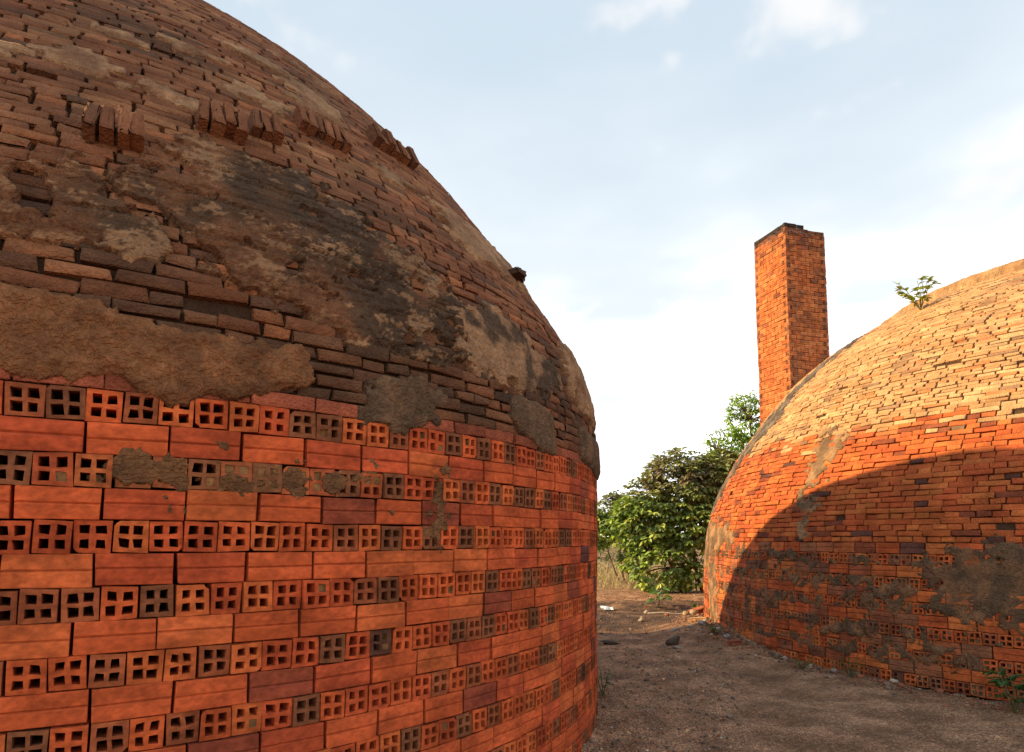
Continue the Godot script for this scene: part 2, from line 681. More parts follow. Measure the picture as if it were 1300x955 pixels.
func stony(grain: Texture2D, relief: Texture2D, coarse: Texture2D, scale: float, depth: float) -> StandardMaterial3D:
	var m := StandardMaterial3D.new()
	m.vertex_color_use_as_albedo = true
	m.albedo_texture = grain
	m.roughness = 0.93
	m.metallic_specular = 0.3
	m.uv1_triplanar = true
	m.uv1_world_triplanar = true
	m.uv1_scale = Vector3.ONE * scale
	m.heightmap_enabled = true
	m.heightmap_texture = relief
	m.heightmap_scale = depth
	m.detail_enabled = true
	m.detail_blend_mode = BaseMaterial3D.BLEND_MODE_MUL
	m.detail_albedo = coarse
	m.detail_uv_layer = BaseMaterial3D.DETAIL_UV_2
	m.uv2_triplanar = true
	m.uv2_world_triplanar = true
	m.uv2_scale = Vector3.ONE * scale * 0.31
	return m

func make_materials() -> void:
	var grain := tex(0.02, 5, 11, 0.88, 1.0)
	var relief := tex(0.03, 5, 12, 0.0, 1.0)
	var coarse := tex(0.010, 4, 13, 0.78, 1.0)
	var pits := tex(0.045, 4, 14, 0.0, 1.0, 1024, 0.35, 0.6)
	M.brick = stony(tex(0.02, 6, 21, 0.80, 1.0), relief, tex(0.011, 5, 17, 0.78, 1.0, 1024, 0.30, 0.62), 1.9, 0.13)
	M.old = stony(grain, pits, coarse, 1.7, 0.45)
	M.coat = stony(grain, pits, coarse, 1.5, 0.6)
	M.soil = stony(tex(0.03, 5, 15, 0.82, 1.0), pits, tex(0.012, 5, 16, 0.80, 1.0), 0.9, 3.0)
	M.leaf = StandardMaterial3D.new()
	M.leaf.vertex_color_use_as_albedo = true
	M.leaf.roughness = 0.45
	M.leaf.metallic_specular = 0.4
	M.leaf.backlight_enabled = true
	M.leaf.backlight = Color(0.7, 0.75, 0.35)
	M.leaf.cull_mode = BaseMaterial3D.CULL_DISABLED
	M.straw = StandardMaterial3D.new()
	M.straw.vertex_color_use_as_albedo = true
	M.straw.roughness = 0.8
	M.straw.backlight_enabled = true
	M.straw.backlight = Color(0.4, 0.4, 0.3)
	M.straw.cull_mode = BaseMaterial3D.CULL_DISABLED
	M.bark = stony(grain, relief, coarse, 4.0, 0.3)
	M.plastic = StandardMaterial3D.new()
	M.plastic.vertex_color_use_as_albedo = true
	M.plastic.roughness = 0.5

# ---------------------------------------------------------------- plants

func tube(b: Buf, pts: PackedVector3Array, r0: float, r1: float, col: Color, sides := 6) -> void:
	var n := pts.size()
	var first := b.v.size()
	for i in n:
		var d := (pts[mini(i + 1, n - 1)] - pts[maxi(i - 1, 0)]).normalized()
		var side := d.cross(Vector3(0.31, 0.2, 0.93)).normalized()
		var up := side.cross(d)
		var r := lerpf(r0, r1, float(i) / (n - 1))
		for k in sides:
			var a := TAU * k / sides
			var nor := side * cos(a) + up * sin(a)
			b.vert(pts[i] + nor * r, nor, mul(col, 0.85 + 0.3 * float((k * 7 + i * 3) % 5) / 4.0))
	for i in n - 1:
		for k in sides:
			var q := first + i * sides + k
			var e := first + i * sides + (k + 1) % sides
			b.idx.append(q); b.idx.append(e); b.idx.append(e + sides)
			b.idx.append(q); b.idx.append(e + sides); b.idx.append(q + sides)

func bend(a: Vector3, z: Vector3, lift: float, wob: float, n := 6) -> PackedVector3Array:
	var o := PackedVector3Array()
	for i in n + 1:
		var t := float(i) / n
		var p := a.lerp(z, t) + Vector3(0, lift * sin(PI * t), 0)
		if i > 0 and i < n:
			p += Vector3(rf(-wob, wob), rf(-wob, wob) * 0.5, rf(-wob, wob))
		o.append(p)
	return o

# a leaf folded along its midrib and drooping towards its tip
func leaf(b: Buf, p: Vector3, dir: Vector3, up: Vector3, len: float, wide: float, col: Color) -> void:
	dir = dir.normalized()
	var side := dir.cross(up).normalized()
	var nor := side.cross(dir).normalized()
	var curl := rf(0.1, 0.45)
	var m1 := p + dir * len * 0.35 + nor * len * 0.03
	var m2 := p + dir * len * 0.7 - nor * len * curl * 0.25
	var tip := p + dir * len * 0.96 - nor * len * curl * 0.65
	var fold := nor * wide * 0.22
	var a1 := m1 + side * wide * 0.5 + fold
	var b1 := m1 - side * wide * 0.5 + fold
	var a2 := m2 + side * wide * 0.4 + fold * 0.7
	var b2 := m2 - side * wide * 0.4 + fold * 0.7
	var pale := mul(col, 1.15)
	b.tri(p, a1, m1, col); b.tri(p, m1, b1, pale)
	b.tri(m1, a1, a2, col); b.tri(m1, a2, m2, col)
	b.tri(m1, m2, b2, pale); b.tri(m1, b2, b1, pale)
	b.tri(m2, a2, tip, col); b.tri(m2, tip, b2, pale)

func rosette(b: Buf, p: Vector3, out: Vector3, n: int, len: float, wide: float, col: Color, droop := 0.25) -> void:
	for i in n:
		var a := TAU * (i + rf(-0.3, 0.3)) / n
		var d := (out * rf(0.15, 0.8) + Vector3(cos(a), rf(-droop * 3.2, 0.3), sin(a))).normalized()
		leaf(b, p + d * 0.02, d, (Vector3.UP + out * 0.4 + Vector3(rf(-0.4, 0.4), 0, rf(-0.4, 0.4))).normalized(), len * rf(0.6, 1.15), wide * rf(0.75, 1.1), mul(col, rf(0.7, 1.3)))

# a bush: stems from the ground, lobes that hold leaf clusters joined to the stems by twigs
func bush(o: Node3D, stems: Array, lobes: Array, clusters: int, len: float, wide: float, greens: Array, top_tint: Color, top_from: float) -> void:
	var wood := []
	var nodes := PackedVector3Array()
	for s in stems:
		var pts := bend(s[0], s[1], 0.1, 0.07, 7)
		var b := Buf.new()
		tube(b, pts, s[2], s[2] * 0.35, Color(0.27, 0.19, 0.12), 7)
		part("stem", b, M.bark, o)
		for i in range(2, pts.size()):
			nodes.append(pts[i])
	var f := Buf.new()
	var tw := Buf.new()
	var total := 0.0
	for l in lobes:
		total += l[1].x * l[1].y * l[1].z
	for l in lobes:
		var count := int(clusters * l[1].x * l[1].y * l[1].z / total) + 3
		for i in count:
			var d := Vector3(rf(-1, 1), rf(-1, 1), rf(-1, 1))
			while d.length() > 1.0 or d.length() < 0.25:
				d = Vector3(rf(-1, 1), rf(-1, 1), rf(-1, 1))
			d = d.normalized() * pow(d.length(), 0.6)
			if n_mid.get_noise_3dv((l[0] + d * l[1]) * 0.45) < -0.22:
				continue
			var p: Vector3 = l[0] + d * l[1]
			if p.y < 0.12:
				continue
			var col: Color = greens[rng.randi() % greens.size()]
			if p.y > top_from:
				col = col.lerp(top_tint, clampf((p.y - top_from) * 1.6, 0.0, 0.8) * rf(0.2, 1.0))
			rosette(f, p, d.normalized(), 5 + rng.randi() % 4, len, wide, col)
			if rng.randf() < 0.5:
				var best := nodes[0]
				for q in nodes:
					if q.distance_squared_to(p) < best.distance_squared_to(p):
						best = q
				tube(tw, bend(best, p, 0.06, 0.03, 3), 0.011, 0.004, Color(0.22, 0.16, 0.10), 4)
	part("twigs", tw, M.bark, o, Vector3.ZERO, "stuff")
	part("foliage", f, M.leaf, o, Vector3.ZERO, "stuff")

# a small plant with a few leafy shoots
func sprig(o: Node3D, height: float, shoots: int, leaves: int, len: float, wide: float, col: Color, spread := 0.5) -> void:
	var st := Buf.new()
	var f := Buf.new()
	for i in shoots:
		var a := rf(0, TAU)
		var tip := Vector3(cos(a) * spread * height * rf(0.3, 1.0), height * rf(0.6, 1.0), sin(a) * spread * height * rf(0.3, 1.0))
		var pts := bend(Vector3(rf(-0.01, 0.01), -0.01, rf(-0.01, 0.01)), tip, height * 0.15, height * 0.03, 4)
		tube(st, pts, 0.004, 0.0018, Color(0.16, 0.15, 0.06), 4)
		for k in leaves:
			var t := rf(0.35, 1.0)
			var p := pts[int(t * 4.0)]
			var b := a + rf(-1.6, 1.6)
			leaf(f, p, Vector3(cos(b), rf(-0.1, 0.6), sin(b)), Vector3.UP, len * rf(0.6, 1.1), wide * rf(0.8, 1.1), mul(col, rf(0.7, 1.3)))
	part("stem", st, M.bark, o)
	part("foliage", f, M.leaf, o, Vector3.ZERO, "stuff")

# ---------------------------------------------------------------- ground

func ground_height(x: float, z: float) -> float:
	var near := clampf(1.0 - (Vector2(x, z).length() - 12.0) / 20.0, 0.0, 1.0)
	var y := 0.022 * n_big.get_noise_2d(x * 0.9, z * 0.9) + 0.010 * n_mid.get_noise_2d(x, z)
	# earth banked up against the far kiln where the path passes it
	var off := Vector2(x - 6.34, z + 6.93)
	var turn := rad_to_deg(atan2(off.x, off.y))
	var bank := exp(-pow((turn + 91.0) / 15.0, 2.0)) * 0.14 + 0.05 * exp(-pow((turn + 110.0) / 18.0, 2.0))
	y += bank * (1.0 - smoothstep(0.0, 0.85, off.length() - 4.18))
	y += 0.007 * n_fine.get_noise_2d(x * 0.45, z * 0.45)
	y += 0.05 * smoothstep(-9.6, -10.6, z) * smoothstep(-14.0, -11.0, z) * smoothstep(0.6, 2.2, x)
	return y * near

func ground_colour(x: float, z: float) -> Color:
	var m := n_mid.get_noise_2d(x * 0.5, z * 0.5)
	var g := n_big.get_noise_2d(x * 0.7 + 9.0, z * 0.7)
	var f := n_fine.get_noise_2d(x * 1.0, z * 1.0)
	var earth := Color(0.68, 0.39, 0.225).lerp(Color(0.52, 0.285, 0.16), smoothstep(-0.3, 0.3, m))
	var ash := smoothstep(-6.4, -8.0, z) * smoothstep(-11.0, -10.4, z)  # dark band across the path: ash, with the shade lying there painted in
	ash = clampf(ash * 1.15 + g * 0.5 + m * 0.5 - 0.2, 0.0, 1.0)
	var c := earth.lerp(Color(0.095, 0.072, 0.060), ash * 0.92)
	var dust := smoothstep(0.12, 0.35, n_mid.get_noise_2d(x * 1.3 + 20.0, z * 1.3))
	c = c.lerp(Color(0.45, 0.20, 0.11), dust * 0.3)
	var far := smoothstep(11.0, 18.0, -z)
	c = c.lerp(Color(0.42, 0.30, 0.18), far * 0.7)
	return mul(c, 1.0 + 0.35 * f)

func make_ground() -> void:
	var xs := [-600.0, -200.0, -60.0, -25.0, -12.0, -6.0, -3.0]
	var x := -1.5
	while x < 5.0:
		xs.append(x)
		x += 0.035
	xs.append_array([5.6, 7.0, 10.0, 18.0, 40.0, 100.0, 300.0, 700.0])
	var zs := [300.0, 60.0, 15.0, 4.0, 0.0, -1.5]
	var z := -2.6
	while z > -15.0:
		zs.append(z)
		z -= 0.022 * maxf(1.0, -z / 4.0)
	zs.append_array([-15.6, -17.0, -19.0, -22.0, -27.0, -35.0, -50.0, -90.0, -200.0, -500.0, -1500.0])
	var b := Buf.new()
	var nx := xs.size()
	for j in zs.size():
		for i in nx:
			var px: float = xs[i]
			var pz: float = zs[j]
			var e := 0.03
			var y := ground_height(px, pz)
			var nor := Vector3(y - ground_height(px + e, pz), e, y - ground_height(px, pz + e)).normalized()
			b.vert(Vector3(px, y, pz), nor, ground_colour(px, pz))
	for j in zs.size() - 1:
		for i in nx - 1:
			var q := j * nx + i
			b.idx.append(q); b.idx.append(q + nx); b.idx.append(q + nx + 1)
			b.idx.append(q); b.idx.append(q + nx + 1); b.idx.append(q + 1)
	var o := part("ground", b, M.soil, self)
	o.set_meta("kind", "structure")
	o.set_meta("label", "bare brown earth with dark ash and painted-in shade between the two kilns")
	o.set_meta("category", "ground")

# an uneven lump of stone or broken brick, lying on the ground
func lump(b: Buf, at: Vector3, size: Vector3, turn: float, col: Color, sides := 6, rings := 4, rough := 0.22) -> void:
	var basis := Basis(Vector3.UP, turn) * Basis(Vector3.RIGHT, rf(-0.2, 0.2)) * Basis(Vector3.BACK, rf(-0.2, 0.2))
	var shift := Vector3(rf(-9, 9), rf(-9, 9), rf(-9, 9))
	var first := b.v.size()
	for j in rings + 1:
		var lat := PI * (float(j) / rings - 0.5)
		for i in sides:
			var a := TAU * i / sides
			var d := Vector3(cos(lat) * cos(a), sin(lat), cos(lat) * sin(a))
			# squared off a little, so that it reads as broken rather than rolled
			var q := d / pow(pow(absf(d.x), 4.0) + pow(absf(d.y), 4.0) + pow(absf(d.z), 4.0), 0.18)
			q *= 1.0 + rough * 1.6 * n_mid.get_noise_3dv(d * 0.22 + shift)
			var shade := 1.0 + 0.25 * n_fine.get_noise_3dv(d * 0.2 + shift)
			b.vert(at + basis * (q * 0.5 * size), basis * (d / size).normalized(), mul(col, shade))
	for j in rings:
		for i in sides:
			var q := first + j * sides + i
			var e := first + j * sides + (i + 1) % sides
			b.idx.append(q); b.idx.append(e + sides); b.idx.append(q + sides)
			b.idx.append(q); b.idx.append(e); b.idx.append(e + sides)

func on_ground(x: float, z: float, lift := 0.0) -> Vector3:
	return Vector3(x, ground_height(x, z) + lift, z)

# ---------------------------------------------------------------- sky

func sky_panorama() -> ImageTexture:
	var w := 1536
	var h := 768
	var im := Image.create(w, h, false, Image.FORMAT_RGBF)
	var wisp := noise(1.0, 5, 31)
	var puff := noise(1.0, 6, 32)
	# clouds: bearing, height, half width, half height (degrees), weight
	var clouds := [[26.0, 38.8, 7.0, 1.7, 0.95], [13.5, 40.5, 5.0, 2.2, 0.85], [19.5, 37.0, 2.0, 1.2, 0.5], [37.0, 27.0, 7.0, 4.5, 0.55], [30.0, 19.0, 16.0, 6.0, 0.5], [13.0, 31.0, 1.6, 1.0, 0.6], [14.5, 37.0, 1.5, 1.0, 0.55],
		[20.0, 22.0, 5.0, 1.3, 0.35], [-40.0, 38.0, 14.0, 5.0, 0.8], [75.0, 34.0, 16.0, 5.0, 0.8], [120.0, 42.0, 20.0, 7.0, 0.9], [170.0, 30.0, 20.0, 6.0, 0.8], [215.0, 45.0, 24.0, 8.0, 0.9], [265.0, 32.0, 20.0, 6.0, 0.8], [300.0, 48.0, 18.0, 7.0, 0.8], [60.0, 60.0, 20.0, 8.0, 0.7], [190.0, 65.0, 30.0, 8.0, 0.7]]
	for j in h:
		var el := 90.0 - 180.0 * (j + 0.5) / h
		for i in w:
			if el < -1.0:
				im.set_pixel(i, j, Color(0.26, 0.20, 0.15))
				continue
			var be := 360.0 * (i + 0.5) / w
			var ce := cos(deg_to_rad(el))
			var d := Vector3(ce * sin(deg_to_rad(be)), sin(deg_to_rad(el)), -ce * cos(deg_to_rad(be)))
			var thin := wisp.get_noise_3d(d.x * 2.6, d.y * 7.0, d.z * 2.6)
			var haze := 1.0 - smoothstep(6.0, 31.0, el + thin * 9.0)
			var c := Color(0.307, 0.362, 0.413).lerp(Color(0.225, 0.29, 0.365), smoothstep(38.0, 90.0, el))
			c = c.lerp(Color(0.395, 0.435, 0.468), 1.0 - smoothstep(22.0, 40.0, el + thin * 6.0))
			c = c.lerp(Color(1.38, 1.36, 1.33).lerp(Color(0.428, 0.437, 0.447), smoothstep(-0.12, 0.35, wisp.get_noise_3d(d.x * 1.6 + 4.0, d.y * 9.0, d.z * 1.6)) * 0.9), haze * haze)
			var cover := 0.0
			for q in clouds:
				var db: float = wrapf(be - q[0], -180.0, 180.0) / q[2]
				var de: float = (el - q[1]) / q[3]
				var e: float = db * db + de * de
				if e < 5.0:
					cover = maxf(cover, q[4] * exp(-e * 0.8))
			if cover > 0.02:
				var f := puff.get_noise_3d(d.x * 6.0, d.y * 11.0, d.z * 6.0) * 0.9 + 0.25 * puff.get_noise_3d(d.x * 22.0, d.y * 34.0, d.z * 22.0)
				var a := smoothstep(0.30, 1.0, cover * 0.9 + f * 1.0)
				c = c.lerp(Color(0.475, 0.472, 0.472) if el > 20.0 else Color(0.9, 0.89, 0.88), a * 0.85)
			im.set_pixel(i, j, c)
	return ImageTexture.create_from_image(im)

# ---------------------------------------------------------------- the scene

func _ready() -> void:
	rng.seed = 20240611
	n_fine = noise(22.0, 4, 1)
	n_mid = noise(4.2, 4, 2)
	n_big = noise(1.1, 3, 3)

	# camera: level with the eye of someone crouching, the lens shifted up
	var cam := Camera3D.new()
	cam.name = "camera"
	cam.projection = Camera3D.PROJECTION_FRUSTUM
	cam.keep_aspect = Camera3D.KEEP_HEIGHT
	cam.near = 0.05
	cam.far = 4000.0
	cam.size = 0.05 * 955.0 / FOCAL
	cam.frustum_offset = Vector2(0.0, 0.05 * 134.0 / FOCAL)
	cam.position = CAM
	cam.rotation = Vector3(PITCH, 0, 0)
	cam.current = true
	add_child(cam)

	# sky, air and exposure
	var we := WorldEnvironment.new()
	we.name = "daylight"
	var env := Environment.new()
	env.background_mode = Environment.BG_SKY
	var pano := PanoramaSkyMaterial.new()
	pano.panorama = sky_panorama()
	pano.energy_multiplier = 1.0
	env.sky = Sky.new()
	env.sky.sky_material = pano
	env.tonemap_mode = Environment.TONE_MAPPER_LINEAR
	env.tonemap_exposure = 2.15
	env.sdfgi_enabled = true
	env.ssao_enabled = true
	env.ssil_enabled = true
	we.environment = env
	add_child(we)

	# the low sun, from the left
	var sun := DirectionalLight3D.new()
	sun.name = "sun"
	sun.light_energy = 1.42
	sun.light_color = Color(1.0, 0.86, 0.63)
	sun.light_angular_distance = 0.5
	sun.shadow_enabled = true
	var sb := deg_to_rad(SUN_BEARING)
	var se := deg_to_rad(SUN_HEIGHT)
	var to_sun := Vector3(sin(sb) * cos(se), sin(se), -cos(sb) * cos(se))
	sun.look_at_from_position(to_sun * 30.0, Vector3.ZERO)
	add_child(sun)

	make_materials()
	make_ground()
	near_kiln()
	far_kiln()
	chimney()
	plants()
	litter()

func near_kiln() -> void:
	var k := Kiln.new()
	k.at = Vector3(-2.65, 0, -4.40)
	k.facing = atan2(2.65, 4.40)
	k.build([0.0, 0.6, 1.2, 1.5, 1.7, 1.9, 2.1, 2.4, 2.7, 3.0, 3.3, 3.6, 3.9, 4.2, 4.5, 4.72, 4.86],
		[3.178, 3.182, 3.19, 3.194, 3.174, 3.13, 3.05, 2.848, 2.634, 2.41, 2.137, 1.829, 1.471, 1.102, 0.733, 0.38, 0.03])
	var o := thing("brick_kiln", k.at, "large near domed kiln with hollow brick wall below stained old brickwork", "kiln", "domed brick kilns")
	# coats of plaster and mud
	patch(k, o, "plaster_coat", [[20, 1.78], [20, 2.0], [25.8, 1.98], [29.4, 2.06], [31.7, 2.12], [34.3, 2.30], [38.3, 2.29], [43, 2.26], [45.8, 2.14], [49.4, 2.03], [52.2, 1.90], [51.5, 1.66], [46.4, 1.63], [41.1, 1.65], [37.6, 1.74], [34.1, 1.755], [29.7, 1.77], [26, 1.775]],
		0.006, 0.011, 0.006, 0.045, "lichen", M.coat, true, 0.010, 0.75)
	patch(k, o, "mud_coat", [[20, 1.40], [20, 1.62], [28.1, 1.64], [30.5, 1.615], [33.5, 1.595], [37.2, 1.60], [39.9, 1.585], [39.5, 1.48], [37.6, 1.42], [35, 1.395], [31.6, 1.40], [30.7, 1.44], [29.2, 1.425], [26.6, 1.41]],
		0.005, 0.012, 0.012, 0.035, "mud", M.coat, true, 0.008)
	patch(k, o, "mud_coat", [[43.5, 1.54], [46.3, 1.585], [49.1, 1.545], [48.8, 1.42], [45.1, 1.38], [42.8, 1.40], [43, 1.48]], 0.005, 0.009, 0.005, 0.03, "grey", M.coat, true, 0.008, 0.4)
	patch(k, o, "mud_coat", [[56.3, 1.61], [59.8, 1.615], [62.8, 1.57], [63.0, 1.40], [60.8, 1.385], [57.9, 1.44], [56.1, 1.50]], 0.005, 0.012, 0.004, 0.012, "grey", M.coat, true, 0.006)
	patch(k, o, "mud_coat", [[69.5, 1.60], [76, 1.60], [88, 1.58], [89, 1.42], [80, 1.36], [73, 1.40], [69.7, 1.42]], 0.008, 0.018, 0.005, 0.02, "grey", M.coat, true, 0.01)
	patch(k, o, "mud_smear", [[30.3, 1.235], [34, 1.235], [40, 1.225], [45, 1.22], [45, 1.19], [39, 1.165], [34, 1.145], [30.5, 1.15]], 0.004, 0.0015, 0.0015, 0.10, "olive", M.coat, false, 0.008)
	patch(k, o, "mud_smear", [[48.2, 1.26], [49.2, 1.26], [49.4, 1.16], [49.0, 0.98], [48.4, 1.02]], 0.004, 0.0015, 0.0015, 0.05, "olive", M.coat, false, 0.008)
	patch(k, o, "plaster_coat", [[50.5, 1.78], [50.2, 1.88], [54, 1.96], [58.1, 1.98], [61.6, 1.88], [65, 1.80], [67.1, 1.72], [61.4, 1.65], [55.4, 1.635], [52, 1.65]], 0.006, 0.010, 0.007, 0.07, "mixed", M.coat, false, 0.010, 0.7)
	patch(k, o, "plaster_coat", [[67.5, 1.74], [67, 1.86], [70, 2.02], [74, 2.10], [82, 2.05], [90, 1.9], [88, 1.72], [76, 1.66], [70, 1.70]], 0.008, 0.022, 0.010, 0.05, "tan", M.coat, true, 0.012, 0.5)
	patch(k, o, "plaster_coat", [[55.5, 2.36], [56, 2.54], [60, 2.60], [66, 2.58], [72, 2.48], [70, 2.30], [64, 2.26], [58, 2.26]], 0.008, 0.018, 0.007, 0.04, "tan", M.coat, true, 0.010, 0.6)
	var flakes := [[[25.5, 2.52], [27.4, 2.61], [30, 2.56], [30.2, 2.48], [28.3, 2.455], [26, 2.49]], [[30.2, 2.50], [32.8, 2.53], [36.3, 2.50], [38, 2.47], [36.4, 2.425], [32.8, 2.44], [30.5, 2.445]],
		[[43, 2.82], [43.5, 2.98], [46.5, 3.0], [49.5, 2.90], [48, 2.76], [45, 2.76]], [[37, 2.66], [38, 2.74], [42, 2.72], [43, 2.66], [40, 2.62]], [[38, 3.05], [41, 3.10], [46, 3.06], [45, 3.0], [40, 2.99]],
		[[49, 2.55], [50, 2.62], [54, 2.60], [54.5, 2.53], [51, 2.50]], [[45, 3.25], [48, 3.30], [55, 3.22], [54, 3.17], [48, 3.19]], [[21, 2.46], [22, 2.52], [24.6, 2.50], [25.4, 2.44], [23, 2.42]], [[54, 3.06], [58, 3.10], [64, 2.96], [62, 2.90], [57, 2.97]],
		[[31.5, 2.86], [33.5, 2.90], [37.2, 2.87], [37.6, 2.83], [33, 2.81]], [[27.2, 2.75], [29, 2.80], [31, 2.79], [31.4, 2.745], [29, 2.73]]]
	for f in flakes:
		patch(k, o, "plaster_flake", f, 0.007, 0.010, 0.004, 0.03, "tan", M.coat, false, 0.008, 0.7)
	core(k, o, 0.022, 1.39, M.old, "mortar_core", Color(0.075, 0.04, 0.022))
	# the wall of hollow bricks: ends and sides by turns
	var ends := {"widths": [0.083], "vary": 0.03, "gap": 0.0035, "bed": 0.003, "wear": 0.18, "proud": 0.006, "missing": 0.0, "kind": 1, "near": true, "lean": 0.0, "fill": near_fill, "mud": Color(0.33, 0.165, 0.066)}
	var sides := {"widths": [0.185], "vary": 0.03, "gap": 0.007, "bed": 0.0035, "wear": 0.15, "proud": 0.005, "missing": 0.0, "kind": 2, "near": true, "lean": 0.0}
	for i in 17:
		var s := -0.011 + 0.083 * (i + 0.5)
		course(k, maxf(s, 0.02), 0.083, ends if i % 2 == 0 else sides, near_hollow if i % 2 == 0 else near_side)
	var thin := {"widths": [0.18], "vary": 0.06, "gap": 0.004, "bed": 0.003, "wear": 0.3, "proud": 0.006, "missing": 0.0, "kind": 0, "near": true, "lean": 0.0}
	course(k, 1.4225, 0.044, thin, near_thin)
	# old solid bricks up to the crown
	var old := {"widths": [0.17, 0.17, 0.165, 0.09, 0.088, 0.12], "vary": 0.08, "gap": 0.008, "bed": 0.006, "wear": 0.75, "proud": 0.009, "missing": 0.006, "kind": 0, "near": true, "lean": -0.02}
	var high := {"widths": [0.15, 0.145, 0.10, 0.08, 0.12, 0.07], "vary": 0.14, "gap": 0.009, "bed": 0.0028, "wear": 0.42, "proud": 0.004, "missing": 0.008, "kind": 0, "near": true, "lean": -0.012}
	var s := 1.4445
	while s < k.length() - 0.05:
		var h := k.row(s + 0.023).y
		course(k, s + 0.018, 0.036 if h > 2.1 else 0.0415, high if h > 2.1 else old, near_dome)
		s += 0.0350 if h > 2.1 else 0.0412
	# clusters of bricks set on edge that stand out from the dome
	for c in [[28.8, 31.6, 2.17, 0.075], [34.5, 37.2, 2.365, 0.07], [37.9, 40.2, 2.44, 0.06], [42.2, 46.6, 2.60, 0.055], [51.8, 57.5, 2.81, 0.06]]:
		var sm := k.s_at(c[2])
		var w := k.row(sm)
		var az := deg_to_rad(c[0])
		var n := int(deg_to_rad(c[1] - c[0]) * w.x / 0.0365 + 0.5)
		for i in n:
			var mid := az + (i + 0.5) * 0.0365 / w.x
			var sp := Spec.new()
			var tn := Vector3(w.z * sin(mid), w.w, w.z * cos(mid))
			sp.tn = (tn + Vector3(0, rf(-0.25, -0.05), 0)).normalized()
			var tx := Vector3(cos(mid), 0, -sin(mid))
			sp.ty = sp.tn.cross(tx).normalized()
			sp.tx = (tx + sp.ty * rf(-0.06, 0.06)).normalized()
			sp.ty = sp.tn.cross(sp.tx).normalized()
			sp.pos = k.point(mid, sm + rf(-0.006, 0.006), c[3] * rf(0.75, 1.05))
			sp.w = 0.034 * rf(0.85, 1.0)
			sp.h = 0.105 * rf(0.9, 1.0)
			sp.d = 0.12
			sp.kind = 0
			sp.lod = 2
			sp.wear = 0.7
			sp.col = mul(pick(OLD).lerp(Color(0.31, 0.125, 0.06), 0.5), 1.0)
			sp.area = 4000.0
			k.specs.append(sp)
	# two bricks that stick out near the edge of the dome
	for c in [[65.5, 2.30, 0.07, 0.0], [67.0, 2.33, 0.045, 0.3]]:
		var sm := k.s_at(c[1])
		var w := k.row(sm)
		var mid := deg_to_rad(c[0])
		var sp := Spec.new()
		sp.tn = Vector3(w.z * sin(mid), w.w * 0.3, w.z * cos(mid)).normalized()
		var tx := Vector3(cos(mid), 0, -sin(mid))
		sp.ty = sp.tn.cross(tx).normalized()
		sp.tx = tx
		sp.pos = k.point(mid, sm, c[2])
		sp.w = 0.10
		sp.h = 0.034
		sp.d = 0.14
		sp.kind = 0
		sp.lod = 2
		sp.wear = 1.0
		sp.col = Color(0.11, 0.06, 0.035)
		sp.area = 2000.0
		k.specs.append(sp)
	commit_bricks(k.specs, o, ["brick", "hollow_brick", "grooved_brick"], ["brickwork", "hollow_brickwork", "grooved_brickwork"], [M.old, M.brick, M.brick])

func near_fill(az: float, h: float) -> float:
	var a := rad_to_deg(az)
	if h > 1.13 and h < 1.26:
		return clampf(1.0 - absf(a - 36.0) / 9.0, 0.0, 1.0) * 0.95
	return 0.02 + 0.2 * maxf(0.0, n_big.get_noise_2d(az * 9.0, h * 5.0))

func far_fill(az: float, h: float) -> float:
	return clampf(0.35 + n_big.get_noise_2d(az * 9.0, h * 2.0) * 1.3, 0.05, 0.95)

